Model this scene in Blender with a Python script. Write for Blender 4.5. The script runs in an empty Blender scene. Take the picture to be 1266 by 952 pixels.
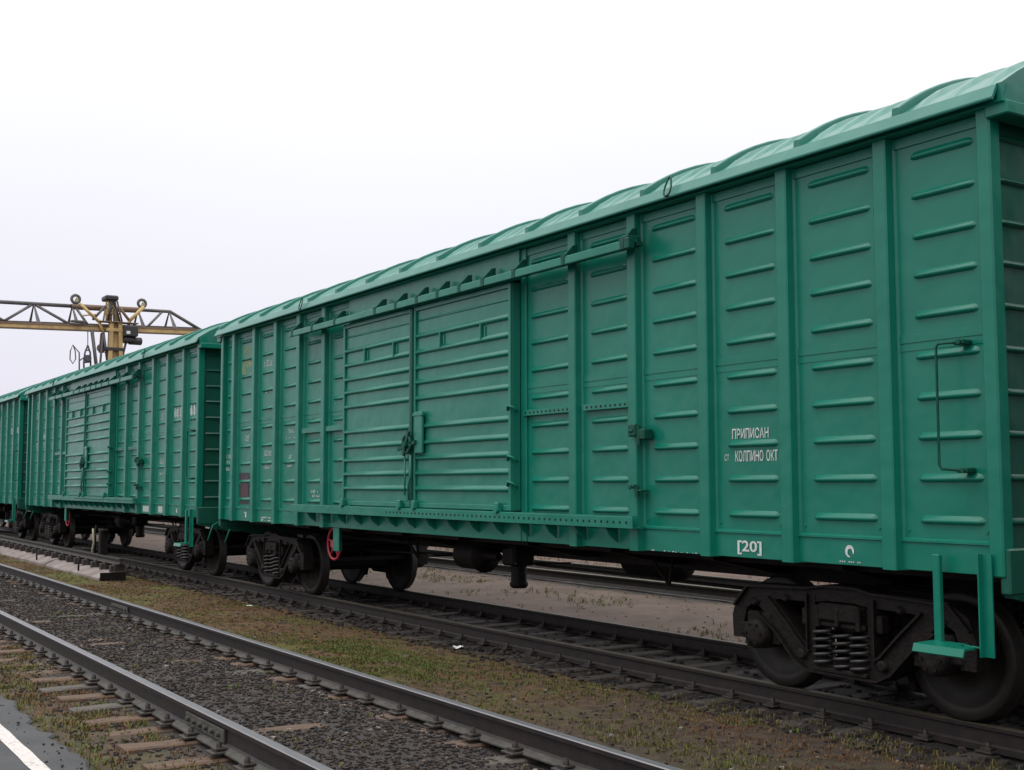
import bpy, math, random
from mathutils import Vector, Matrix, noise
random.seed(7)
R = math.radians
sc = bpy.context.scene
col = sc.collection

# ------------------------------------------------------------------ camera
cam_d = bpy.data.cameras.new('camera'); cam = bpy.data.objects.new('camera', cam_d); col.objects.link(cam)
cam_d.sensor_width = 36.0; cam_d.lens = 36.0 * 1499.04 / 1266.0
cam_d.clip_start = 0.05; cam_d.clip_end = 3000
Fv = Vector((-0.84025188, 0.53631414, 0.07964879)); Rv = Vector((0.53788657, 0.84301481, -0.00201594)); Uv = Vector((0.06822629, -0.04114811, 0.99682095))
m = Matrix.Identity(4)
for i in range(3):
    m[i][0] = Rv[i]; m[i][1] = Uv[i]; m[i][2] = -Fv[i]
m[0][3], m[1][3], m[2][3] = 5.13536, -7.18471, 1.78555
cam.matrix_world = m
sc.camera = cam

# ------------------------------------------------------------------ world: overcast
SUN_EL, SUN_ROT = R(62), R(200)
w = bpy.data.worlds.new('World'); sc.world = w; w.use_nodes = True
nt = w.node_tree; nt.nodes.clear()
out = nt.nodes.new('ShaderNodeOutputWorld'); bg = nt.nodes.new('ShaderNodeBackground'); bg.inputs['Strength'].default_value = 0.1
sky = nt.nodes.new('ShaderNodeTexSky'); sky.sky_type = 'NISHITA'; sky.sun_disc = False
sky.sun_elevation = SUN_EL; sky.sun_rotation = SUN_ROT
tc = nt.nodes.new('ShaderNodeTexCoord'); sep = nt.nodes.new('ShaderNodeSeparateXYZ')
cr = nt.nodes.new('ShaderNodeValToRGB')
def half(c): return (c[0]/2, c[1]/2, c[2]/2, 1)
cr.color_ramp.elements[0].position = 0.0; cr.color_ramp.elements[0].color = half((0.68, 0.67, 0.74))
cr.color_ramp.elements[1].position = 0.95; cr.color_ramp.elements[1].color = half((2.3, 2.27, 2.23))
for p_, c_ in ((0.08, (0.79, 0.775, 0.87)), (0.19, (0.87, 0.865, 0.93)), (0.29, (0.97, 0.97, 1.0)), (0.42, (1.08, 1.08, 1.09))):
    e = cr.color_ramp.elements.new(p_); e.color = half(c_)
nz = nt.nodes.new('ShaderNodeTexNoise'); nz.inputs['Scale'].default_value = 1.6; nz.inputs['Detail'].default_value = 3
mr = nt.nodes.new('ShaderNodeMapRange'); mr.inputs['To Min'].default_value = -0.05; mr.inputs['To Max'].default_value = 0.05
add = nt.nodes.new('ShaderNodeMath'); add.operation = 'ADD'
sc10 = nt.nodes.new('ShaderNodeVectorMath'); sc10.operation = 'SCALE'; sc10.inputs['Scale'].default_value = 22.0
mix = nt.nodes.new('ShaderNodeMix'); mix.data_type = 'RGBA'; mix.inputs['Factor'].default_value = 0.93
L = nt.links.new
L(tc.outputs['Generated'], sep.inputs[0]); L(tc.outputs['Generated'], nz.inputs['Vector'])
L(nz.outputs['Fac'], mr.inputs['Value']); L(sep.outputs['Z'], add.inputs[0]); L(mr.outputs[0], add.inputs[1])
L(add.outputs[0], cr.inputs['Fac']); L(cr.outputs['Color'], sc10.inputs[0])
L(sky.outputs[0], mix.inputs[6]); L(sc10.outputs[0], mix.inputs[7]); L(mix.outputs[2], bg.inputs['Color']); L(bg.outputs[0], out.inputs[0])

sd = bpy.data.lights.new('sun', 'SUN'); so = bpy.data.objects.new('sun', sd); col.objects.link(so)
sd.energy = 0.5; sd.angle = R(40); sd.color = (1.0, 0.97, 0.93)
so.location = (0, -20, 40)
az = SUN_ROT
sdir = Vector((math.sin(az) * math.cos(SUN_EL), math.cos(az) * math.cos(SUN_EL), math.sin(SUN_EL)))
so.rotation_euler = sdir.to_track_quat('Z', 'Y').to_euler()

sc.view_settings.view_transform = 'Standard'; sc.view_settings.look = 'None'
sc.view_settings.exposure = 0.0; sc.view_settings.gamma = 1.0

# ------------------------------------------------------------------ materials
def mat(name, c, rough=0.6, metal=0.0, var=0.25, scale=3.0, c2=None, bump=0.0, bscale=60.0, spec=0.5, stretch=(1, 1, 1), detail=6, lo=0.35, hi=0.65):
    M = bpy.data.materials.new(name); M.use_nodes = True
    t = M.node_tree; b = t.nodes['Principled BSDF']
    b.inputs['Roughness'].default_value = rough; b.inputs['Metallic'].default_value = metal
    b.inputs['Specular IOR Level'].default_value = spec
    g = t.nodes.new('ShaderNodeNewGeometry'); mp = t.nodes.new('ShaderNodeMapping'); mp.inputs['Scale'].default_value = stretch
    n = t.nodes.new('ShaderNodeTexNoise'); n.inputs['Scale'].default_value = scale; n.inputs['Detail'].default_value = detail
    n.inputs['Roughness'].default_value = 0.65
    r = t.nodes.new('ShaderNodeValToRGB'); r.color_ramp.elements[0].position = lo; r.color_ramp.elements[1].position = hi
    d = c2 or tuple(x * (1 - var) for x in c)
    r.color_ramp.elements[0].color = (*c, 1); r.color_ramp.elements[1].color = (*d, 1)
    l = t.links.new
    l(g.outputs['Position'], mp.inputs[0]); l(mp.outputs[0], n.inputs['Vector']); l(n.outputs['Fac'], r.inputs['Fac']); l(r.outputs['Color'], b.inputs['Base Color'])
    if bump:
        n2 = t.nodes.new('ShaderNodeTexNoise'); n2.inputs['Scale'].default_value = bscale; n2.inputs['Detail'].default_value = 5
        bp = t.nodes.new('ShaderNodeBump'); bp.inputs['Strength'].default_value = bump; bp.inputs['Distance'].default_value = 0.02
        l(g.outputs['Position'], n2.inputs['Vector']); l(n2.outputs['Fac'], bp.inputs['Height']); l(bp.outputs[0], b.inputs['Normal'])
    return M

def paint_mat(name, c, dust):
    M = bpy.data.materials.new(name); M.use_nodes = True
    t = M.node_tree; b = t.nodes['Principled BSDF']; l = t.links.new
    b.inputs['Specular IOR Level'].default_value = 0.40
    g = t.nodes.new('ShaderNodeNewGeometry')
    mp = t.nodes.new('ShaderNodeMapping'); mp.inputs['Scale'].default_value = (5, 5, 0.6)
    n = t.nodes.new('ShaderNodeTexNoise'); n.inputs['Scale'].default_value = 1.6; n.inputs['Detail'].default_value = 4; n.inputs['Roughness'].default_value = 0.5
    n3 = t.nodes.new('ShaderNodeTexNoise'); n3.inputs['Scale'].default_value = 0.9; n3.inputs['Detail'].default_value = 4
    r = t.nodes.new('ShaderNodeValToRGB'); r.color_ramp.elements[0].position = 0.4; r.color_ramp.elements[1].position = 0.78
    r.color_ramp.elements[0].color = (0, 0, 0, 1); r.color_ramp.elements[1].color = (0.45, 0.45, 0.45, 1)
    mx = t.nodes.new('ShaderNodeMix'); mx.data_type = 'RGBA'; mx.inputs[6].default_value = (*c, 1); mx.inputs[7].default_value = (*dust, 1)
    mx2 = t.nodes.new('ShaderNodeMix'); mx2.data_type = 'RGBA'; mx2.blend_type = 'MULTIPLY'; mx2.inputs['Factor'].default_value = 0.6
    r3 = t.nodes.new('ShaderNodeValToRGB'); r3.color_ramp.elements[0].color = (0.78, 0.8, 0.8, 1); r3.color_ramp.elements[1].color = (1, 1, 1, 1)
    r3.color_ramp.elements[0].position = 0.3; r3.color_ramp.elements[1].position = 0.7
    l(g.outputs['Position'], mp.inputs[0]); l(mp.outputs[0], n.inputs['Vector']); l(n.outputs['Fac'], r.inputs['Fac'])
    l(r.outputs[0], mx.inputs['Factor']); l(g.outputs['Position'], n3.inputs['Vector']); l(n3.outputs['Fac'], r3.inputs['Fac'])
    l(mx.outputs[2], mx2.inputs[6]); l(r3.outputs[0], mx2.inputs[7]); l(mx2.outputs[2], b.inputs['Base Color'])
    rr = t.nodes.new('ShaderNodeMapRange'); rr.inputs['To Min'].default_value = 0.25; rr.inputs['To Max'].default_value = 0.36
    l(n.outputs['Fac'], rr.inputs['Value']); l(rr.outputs[0], b.inputs['Roughness'])
    n2 = t.nodes.new('ShaderNodeTexNoise'); n2.inputs['Scale'].default_value = 2.6; n2.inputs['Detail'].default_value = 2
    bp = t.nodes.new('ShaderNodeBump'); bp.inputs['Strength'].default_value = 0.30; bp.inputs['Distance'].default_value = 0.05
    l(g.outputs['Position'], n2.inputs['Vector']); l(n2.outputs['Fac'], bp.inputs['Height']); l(bp.outputs[0], b.inputs['Normal'])
    return M

GREEN = paint_mat('green_paint', (0.003, 0.182, 0.122), (0.016, 0.172, 0.124))
GREEND = paint_mat('darker_green_paint', (0.010, 0.100, 0.068), (0.018, 0.085, 0.062))  # darker, duller green for end walls, ribs, posts and beams
GREEN2 = paint_mat('green_paint_door', (0.010, 0.186, 0.128), (0.028, 0.178, 0.134))
GROOF = paint_mat('green_roof_paint', (0.022, 0.19, 0.145), (0.06, 0.21, 0.17))
DGREEN = mat('dark_green_steel', (0.005, 0.088, 0.058), 0.5, var=0.4, scale=20, spec=0.25)
BLACK = mat('grimy_black_steel', (0.006, 0.0055, 0.0055), 0.6, var=0.5, scale=14, c2=(0.016, 0.012, 0.010), bump=0.3, bscale=40, spec=0.18)
WHEEL = mat('wheel_steel', (0.012, 0.011, 0.0105), 0.5, var=0.3, scale=6, c2=(0.022, 0.018, 0.015), bump=0.15, bscale=50, spec=0.2)
SPRING = mat('spring_steel', (0.030, 0.028, 0.027), 0.33, var=0.5, scale=25)
RED = mat('red_paint', (0.50, 0.025, 0.06), 0.35, scale=12, var=0.4)
MAROON = mat('maroon_paint', (0.075, 0.030, 0.040), 0.5, scale=12, var=0.4)
DARKP = mat('dark_plate_paint', (0.022, 0.03, 0.032), 0.5, scale=12, var=0.3)
WHITE = mat('white_lettering', (0.72, 0.75, 0.73), 0.55, var=0.35, scale=30)
FADED = mat('faded_white_lettering', (0.50, 0.58, 0.55), 0.55, var=0.4, scale=30)
OCHRE = mat('ochre_faded_paint', (0.25, 0.25, 0.09), 0.5, c2=(0.03, 0.19, 0.13), scale=9, lo=0.36, hi=0.56)
RAILH = mat('rail_polished', (0.24, 0.23, 0.25), 0.34, metal=0.6, var=0.25, scale=9, stretch=(0.5, 8, 8))
RAILS = mat('rail_side_steel', (0.017, 0.015, 0.017), 0.55, c2=(0.034, 0.025, 0.021), scale=8, bump=0.15, bscale=70, spec=0.3)
RAILF = mat('rail_foot_dusty', (0.085, 0.080, 0.072), 0.75, c2=(0.040, 0.036, 0.030), scale=14)
RAILR = mat('rail_head_rusty', (0.075, 0.065, 0.035), 0.6, c2=(0.045, 0.035, 0.025), scale=10)
CLIP = mat('clip_steel', (0.022, 0.020, 0.020), 0.6, c2=(0.045, 0.035, 0.028), scale=30)
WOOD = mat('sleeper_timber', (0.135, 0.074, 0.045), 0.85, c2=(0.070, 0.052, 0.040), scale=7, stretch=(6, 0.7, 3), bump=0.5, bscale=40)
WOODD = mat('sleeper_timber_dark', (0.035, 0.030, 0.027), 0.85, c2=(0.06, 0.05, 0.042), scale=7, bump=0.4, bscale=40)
CONC = mat('concrete_pale', (0.29, 0.25, 0.235), 0.85, c2=(0.15, 0.11, 0.10), scale=2.2, bump=0.3, bscale=25)
WOODG = mat('sleeper_timber_grey', (0.105, 0.09, 0.078), 0.85, c2=(0.06, 0.052, 0.045), scale=7, stretch=(6, 0.7, 3), bump=0.5, bscale=40)
CONCD = mat('concrete_sleeper', (0.16, 0.15, 0.14), 0.85, c2=(0.08, 0.075, 0.068), scale=5, bump=0.3, bscale=30)
ASPH = mat('asphalt', (0.062, 0.062, 0.066), 0.6, c2=(0.030, 0.031, 0.034), scale=2.2, bump=0.9, bscale=90)
LINE = mat('white_road_paint', (0.58, 0.54, 0.52), 0.7, c2=(0.20, 0.19, 0.18), scale=26, lo=0.52, hi=0.72)
def stone_mat(name, cols):
    M = bpy.data.materials.new(name); M.use_nodes = True; t = M.node_tree; b = t.nodes['Principled BSDF']
    b.inputs['Roughness'].default_value = 0.85; b.inputs['Specular IOR Level'].default_value = 0.3
    g = t.nodes.new('ShaderNodeNewGeometry'); r = t.nodes.new('ShaderNodeValToRGB'); r.color_ramp.interpolation = 'CONSTANT'
    el = r.color_ramp.elements; el[0].color = (*cols[0], 1); el[0].position = 0
    el[1].position = 1/len(cols); el[1].color = (*cols[1], 1)
    for i in range(2, len(cols)):
        e_ = el.new(i/len(cols)); e_.color = (*cols[i], 1)
    t.links.new(g.outputs['Random Per Island'], r.inputs[0]); t.links.new(r.outputs[0], b.inputs['Base Color']); return M
STONE = stone_mat('ballast_stone', [(0.034,0.027,0.025), (0.019,0.017,0.017), (0.052,0.039,0.033), (0.027,0.022,0.020), (0.062,0.045,0.037), (0.022,0.018,0.018), (0.040,0.032,0.031), (0.031,0.022,0.018), (0.080,0.066,0.058), (0.025,0.021,0.021)])
STONEL = stone_mat('pale_ballast_stone', [(0.17,0.155,0.145), (0.11,0.10,0.095), (0.22,0.20,0.19), (0.13,0.09,0.065)])
GRASS = mat('grass_blades', (0.085, 0.115, 0.015), 0.7, c2=(0.125, 0.082, 0.022), scale=0.9)
DRYG = mat('dry_grass', (0.15, 0.095, 0.035), 0.8, c2=(0.14, 0.055, 0.022), scale=1.6)
YEL = mat('crane_yellow', (0.62, 0.44, 0.17), 0.55, c2=(0.36, 0.24, 0.12), scale=1.2)
CDK = mat('crane_dark_steel', (0.070, 0.072, 0.090), 0.5, c2=(0.12, 0.108, 0.10), scale=1.2)
CBLK = mat('crane_black', (0.03, 0.027, 0.033), 0.5, scale=2)
CBRN = mat('crane_brown_steel', (0.20, 0.13, 0.09), 0.6, scale=2)
PALE = mat('pale_steel', (0.40, 0.37, 0.24), 0.5, scale=10)
PAPER = mat('white_paper', (0.75, 0.74, 0.75), 0.8, var=0.1)

# ------------------------------------------------------------------ mesh builder
class MB:
    def __init__(s): s.v = []; s.f = []; s.mi = []; s.sm = []; s.cur = 0; s.smooth = False
    def add(s, vs, fs, M=None):
        o = len(s.v)
        for p in vs:
            p = Vector(p)
            if M is not None: p = M @ p
            s.v.append(tuple(p))
        for f in fs:
            s.f.append(tuple(i + o for i in f)); s.mi.append(s.cur); s.sm.append(s.smooth)
    def box(s, x0, x1, y0, y1, z0, z1, bev=0.0):
        if x0 > x1: x0, x1 = x1, x0
        if y0 > y1: y0, y1 = y1, y0
        if z0 > z1: z0, z1 = z1, z0
        if bev <= 0:
            s.add([(x0,y0,z0),(x1,y0,z0),(x1,y1,z0),(x0,y1,z0),(x0,y0,z1),(x1,y0,z1),(x1,y1,z1),(x0,y1,z1)],
                  [(0,3,2,1),(4,5,6,7),(0,1,5,4),(1,2,6,5),(2,3,7,6),(3,0,4,7)])
            return
        b = min(bev, (x1-x0)*.45, (y1-y0)*.45, (z1-z0)*.45)
        vs = []; idx = {}
        for i, x in enumerate((x0, x1)):
            for j, y in enumerate((y0, y1)):
                for k, z in enumerate((z0, z1)):
                    dx, dy, dz = b*(1-2*i), b*(1-2*j), b*(1-2*k)
                    idx[(i,j,k,0)] = len(vs); vs.append((x, y+dy, z+dz))
                    idx[(i,j,k,1)] = len(vs); vs.append((x+dx, y, z+dz))
                    idx[(i,j,k,2)] = len(vs); vs.append((x+dx, y+dy, z))
        fs = []
        for i in (0, 1):
            q = [idx[(i,0,0,0)], idx[(i,1,0,0)], idx[(i,1,1,0)], idx[(i,0,1,0)]]; fs.append(q if i else q[::-1])
            q = [idx[(0,i,0,1)], idx[(1,i,0,1)], idx[(1,i,1,1)], idx[(0,i,1,1)]]; fs.append(q[::-1] if i else q)
            q = [idx[(0,0,i,2)], idx[(1,0,i,2)], idx[(1,1,i,2)], idx[(0,1,i,2)]]; fs.append(q if i else q[::-1])
        for i in (0,1):
            for j in (0,1):
                fs.append([idx[(i,j,0,0)], idx[(i,j,1,0)], idx[(i,j,1,1)], idx[(i,j,0,1)]])
                fs.append([idx[(i,0,j,0)], idx[(i,1,j,0)], idx[(i,1,j,2)], idx[(i,0,j,2)]])
                fs.append([idx[(0,i,j,1)], idx[(1,i,j,1)], idx[(1,i,j,2)], idx[(0,i,j,2)]])
                for k in (0,1): fs.append([idx[(i,j,k,0)], idx[(i,j,k,1)], idx[(i,j,k,2)]])
        s.add(vs, fs)
    def tube(s, pts, r, n=8, cap=True, radii=None):
        pts = [Vector(p) for p in pts]; rings = []; vs = []; fs = []
        up = None
        for i, p in enumerate(pts):
            d = (pts[min(i+1, len(pts)-1)] - pts[max(i-1, 0)]).normalized()
            if up is None:
                a = Vector((0,0,1)) if abs(d.z) < 0.9 else Vector((1,0,0))
                up = (a - d * a.dot(d)).normalized()
            else:
                up = (up - d * up.dot(d)).normalized()
            sd_ = d.cross(up); rr = radii[i] if radii else r
            for k in range(n):
                a = 2*math.pi*k/n
                vs.append(p + up*math.cos(a)*rr + sd_*math.sin(a)*rr)
        for i in range(len(pts)-1):
            for k in range(n):
                k2 = (k+1) % n
                fs.append((i*n+k, i*n+k2, (i+1)*n+k2, (i+1)*n+k))
        if cap:
            fs.append(tuple(range(n))[::-1]); fs.append(tuple((len(pts)-1)*n+k for k in range(n)))
        old = s.smooth; s.smooth = n > 5; s.add(vs, fs); s.smooth = old
    def bar(s, p, q, wd, th, up=(0,1,0)):   # rectangular bar from p to q; wd across, th along up
        p, q = Vector(p), Vector(q); d = (q-p).normalized(); u = Vector(up); u = (u - d*u.dot(d)).normalized(); w_ = d.cross(u)
        vs = []
        for c in (p, q):
            for a, b in ((-1,-1),(1,-1),(1,1),(-1,1)): vs.append(c + w_*a*wd/2 + u*b*th/2)
        s.add(vs, [(0,1,2,3)[::-1],(4,5,6,7),(0,1,5,4),(1,2,6,5),(2,3,7,6),(3,0,4,7)])
    def prism(s, prof, x0, x1, axis='x'):    # prof = list of (y,z)
        n = len(prof); mp_ = {'x': lambda a, p: (a, p[0], p[1]), 'y': lambda a, p: (p[0], a, p[1]), 'z': lambda a, p: (p[0], p[1], a)}[axis]
        vs = [mp_(x0, p) for p in prof] + [mp_(x1, p) for p in prof]
        fs = [(i, (i+1) % n, (i+1) % n + n, i+n) for i in range(n)] + [tuple(range(n))[::-1], tuple(range(n, 2*n))]
        s.add(vs, fs)
    def lathe(s, prof, c, n=32, axis='y'):     # prof = (offset along axis, radius)
        vs = []; fs = []; c = Vector(c)
        for o, r in prof:
            for k in range(n):
                a = 2*math.pi*k/n; ca, sa = math.cos(a)*r, math.sin(a)*r
                vs.append(c + {'y': Vector((ca, o, sa)), 'x': Vector((o, ca, sa)), 'z': Vector((ca, sa, o))}[axis])
        for i in range(len(prof)-1):
            for k in range(n):
                fs.append((i*n+k, i*n+(k+1) % n, (i+1)*n+(k+1) % n, (i+1)*n+k))
        old = s.smooth; s.smooth = True; s.add(vs, fs); s.smooth = old
        s.add(vs[:n], [tuple(range(n))]); s.add(vs[-n:], [tuple(range(n))[::-1]])
    def mesh(s, name, mats, origin=(0,0,0), fix=True):
        me = bpy.data.meshes.new(name); ox, oy, oz = origin
        me.from_pydata([(x-ox, y-oy, z-oz) for x, y, z in s.v], [], s.f)
        if not isinstance(mats, (list, tuple)): mats = [mats]
        for m_ in mats: me.materials.append(m_)
        me.polygons.foreach_set('material_index', s.mi); me.polygons.foreach_set('use_smooth', s.sm)
        me.update()
        if fix:
            import bmesh
            b = bmesh.new(); b.from_mesh(me); bmesh.ops.recalc_face_normals(b, faces=b.faces); b.to_mesh(me); b.free()
        return me

def link(name, me, parent=None, loc=(0,0,0), rot=None):
    o = bpy.data.objects.new(name, me); col.objects.link(o); o.location = loc
    if rot: o.rotation_euler = rot
    if parent: o.parent = parent
    return o
def thing(o, label, cat, group=None, kind=None):
    o['label'] = label; o['category'] = cat
    if group: o['group'] = group
    return o
def empty(name, loc, label, cat, group=None):
    o = bpy.data.objects.new(name, None); col.objects.link(o); o.location = loc; o.empty_display_size = 0.3
    return thing(o, label, cat, group)
def struct(name, me, kind='structure'):
    o = link(name, me); o['kind'] = kind; return o

# ------------------------------------------------------------------ ground
NZ0 = 0.20                                    # head height of the near track
YA, YB = -2.74, -4.36                         # near track rails
def sm(a, b, t):
    t = max(0, min(1, (t-a)/(b-a))); return t*t*(3-2*t)
def gh(x, y):
    z = -0.03
    z += (0.014) * sm(-5.35, -5.1, y)
    z += (-0.13) * sm(-2.35, -1.7, y)
    z += (-0.055) * sm(-0.5, 0.1, y)
    z += 0.026 * (sm(YB+.05, YB+.35, y) - sm(YA-.35, YA-.02, y))
    if y > -5.1:
        near = max(0.0, 1 - abs(x + 5) / 40)
        z += (noise.noise(Vector((x*0.9, y*1.2, 0))) * 0.022 + noise.noise(Vector((x*4, y*4, 5))) * 0.010) * (0.3 + near)
    if y > 60: z += 0
    return z
def axis_vals(segs):
    v = []
    for a, b, n in segs:
        v += [a + (b-a)*i/n for i in range(n)]
    return v + [segs[-1][1]]
xs = axis_vals([(-1500,-400,6),(-400,-100,10),(-100,-40,30),(-40,-16,80),(-16,4,200),(4,20,12),(20,300,6)])
ys = axis_vals([(-600,-60,5),(-60,-10,8),(-10,-5.4,8),(-5.4,-1.6,50),(-1.6,3.5,60),(3.5,12,40),(12,60,12),(60,1200,8)])
g = MB(); nx = len(xs)
g.v = [(x, y, gh(x, y)) for y in ys for x in xs]
for j in range(len(ys)-1):
    for i in range(nx-1):
        a = j*nx+i; g.f.append((a, a+1, a+nx+1, a+nx)); g.mi.append(0); g.sm.append(True)

def ground_mat():
    M = bpy.data.materials.new('ground_soil'); M.use_nodes = True; t = M.node_tree; l = t.links.new
    b = t.nodes['Principled BSDF']; b.inputs['Roughness'].default_value = 0.85; b.inputs['Specular IOR Level'].default_value = 0.3
    geo = t.nodes.new('ShaderNodeNewGeometry'); sp = t.nodes.new('ShaderNodeSeparateXYZ'); l(geo.outputs['Position'], sp.inputs[0])
    def noi(s_, d=6, rough=0.65, vec=None):
        n = t.nodes.new('ShaderNodeTexNoise'); n.inputs['Scale'].default_value = s_; n.inputs['Detail'].default_value = d; n.inputs['Roughness'].default_value = rough
        l(vec or geo.outputs['Position'], n.inputs['Vector']); return n
    def math_(op, a, b_):
        n = t.nodes.new('ShaderNodeMath'); n.operation = op
        for i, q in enumerate((a, b_)):
            if isinstance(q, (int, float)): n.inputs[i].default_value = q
            else: l(q, n.inputs[i])
        return n.outputs[0]
    def ramp(src, pts):
        n = t.nodes.new('ShaderNodeValToRGB'); el = n.color_ramp.elements
        while len(el) > 1: el.remove(el[-1])
        el[0].position = pts[0][0]; el[0].color = (*pts[0][1], 1)
        for p, c in pts[1:]:
            e_ = el.new(p); e_.color = (*c, 1)
        l(src, n.inputs[0]); return n.outputs[0]
    def mixc(f, a, b_, mode='MIX'):
        n = t.nodes.new('ShaderNodeMix'); n.data_type = 'RGBA'; n.blend_type = mode
        for i, q in ((0, f), (6, a), (7, b_)):
            if isinstance(q, (int, float)): n.inputs[i].default_value = q
            elif isinstance(q, tuple): n.inputs[i].default_value = (*q, 1)
            else: l(q, n.inputs[i])
        return n.outputs[2]
    warp = noi(0.8, 4); yw = math_('ADD', sp.outputs['Y'], math_('MULTIPLY', math_('SUBTRACT', warp.outputs['Fac'], 0.5), 1.3))
    fine = noi(45, 3, 0.7); med = noi(7, 6); big = noi(0.55, 5, 0.6); big2 = noi(0.35, 3)
    gravel = ramp(fine.outputs['Fac'], [(0.32, (0.014, 0.013, 0.013)), (0.5, (0.040, 0.036, 0.036)), (0.68, (0.075, 0.068, 0.066))])
    grav2 = mixc(ramp(med.outputs['Fac'], [(0.4, (0, 0, 0)), (0.62, (0.5, 0.5, 0.5))]), gravel, (0.050, 0.036, 0.029))
    brown = ramp(med.outputs['Fac'], [(0.3, (0.030, 0.020, 0.014)), (0.5, (0.090, 0.050, 0.020)), (0.7, (0.150, 0.088, 0.034))])
    green = ramp(med.outputs['Fac'], [(0.3, (0.035, 0.040, 0.010)), (0.6, (0.110, 0.105, 0.020))])
    grey = ramp(med.outputs['Fac'], [(0.3, (0.026, 0.020, 0.017)), (0.6, (0.056, 0.042, 0.034))])
    verge = mixc(ramp(big.outputs['Fac'], [(0.49, (0, 0, 0)), (0.60, (1, 1, 1))]), brown, green)
    xg = math_('ADD', sp.outputs['X'], math_('MULTIPLY', math_('SUBTRACT', big2.outputs['Fac'], 0.5), 8))
    verge = mixc(ramp(math_('DIVIDE', math_('ADD', xg, 9.0), 8.0), [(0.15, (0, 0, 0)), (0.85, (0.8, 0.8, 0.8))]), verge, grey)
    dirt = ramp(noi(1.4, 7, 0.6).outputs['Fac'], [(0.3, (0.066, 0.043, 0.034)), (0.52, (0.095, 0.065, 0.051)), (0.72, (0.125, 0.090, 0.072))])
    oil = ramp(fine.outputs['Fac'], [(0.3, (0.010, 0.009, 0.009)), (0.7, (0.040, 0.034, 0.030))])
    def band(y0, y1, soft):
        a = t.nodes.new('ShaderNodeMapRange'); a.interpolation_type = 'SMOOTHSTEP'; l(yw, a.inputs['Value']); a.inputs['From Min'].default_value = y0 - soft; a.inputs['From Max'].default_value = y0 + soft
        c = t.nodes.new('ShaderNodeMapRange'); c.interpolation_type = 'SMOOTHSTEP'; l(yw, c.inputs['Value']); c.inputs['From Min'].default_value = y1 - soft; c.inputs['From Max'].default_value = y1 + soft
        return math_('SUBTRACT', a.outputs[0], c.outputs[0])
    out_ = mixc(band(-2.55, 0.12, 0.14), grav2, verge)
    vg2 = mixc(ramp(noi(2.1, 5).outputs['Fac'], [(0.42, (0, 0, 0)), (0.6, (0.85, 0.85, 0.85))]), brown, green)
    out_ = mixc(band(-5.6, -4.62, 0.12), out_, mixc(0.45, grav2, vg2))
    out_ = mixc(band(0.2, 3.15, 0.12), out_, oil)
    out_ = mixc(band(3.15, 1e5, 0.1), out_, dirt)
    out_ = mixc(band(6.4, 8.6, 0.3), out_, oil)
    far = mixc(ramp(big.outputs['Fac'], [(0.4, (0, 0, 0)), (0.6, (1, 1, 1))]), (0.16, 0.13, 0.10), (0.09, 0.10, 0.04))
    out_ = mixc(band(13, 1e5, 2), out_, far)
    l(out_, b.inputs['Base Color'])
    bp = t.nodes.new('ShaderNodeBump'); bp.inputs['Strength'].default_value = 0.8; bp.inputs['Distance'].default_value = 0.02
    l(fine.outputs['Fac'], bp.inputs['Height']); l(bp.outputs[0], b.inputs['Normal'])
    return M
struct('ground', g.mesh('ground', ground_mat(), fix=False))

# asphalt pavement, lower left, with its ragged edge
a_ = MB(); N = 900; x0, x1 = -40.0, 6.0; top = []; 
for i in range(N+1):
    x = x0 + (x1-x0)*i/N
    ye = -5.22 + noise.noise(Vector((x*1.7, 3, 0)))*0.09 + noise.noise(Vector((x*6, 9, 0)))*0.05 + noise.noise(Vector((x*17, 2, 0)))*0.02
    a_.v += [(x, -30, 0.0), (x, ye-0.02, 0.0), (x, ye, -0.012), (x, ye+0.02, -0.06)]
for i in range(N):
    for k in range(3):
        q = i*4+k; a_.f.append((q, q+4, q+5, q+1)); a_.mi.append(0); a_.sm.append(False)
struct('pavement', a_.mesh('pavement', ASPH))
l_ = MB()
for i in range(N):
    xa, xb = x0 + (x1-x0)*i/N, x0 + (x1-x0)*(i+1)/N
    def e1(x, s_): return s_ + noise.noise(Vector((x*3, s_*7, 0)))*0.007
    l_.add([(xa, e1(xa,-5.56), 0.004), (xb, e1(xb,-5.56), 0.004), (xb, e1(xb,-5.455), 0.004), (xa, e1(xa,-5.455), 0.004)], [(0,1,2,3)])
struct('painted_edge_line', l_.mesh('painted_edge_line', LINE))

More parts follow.
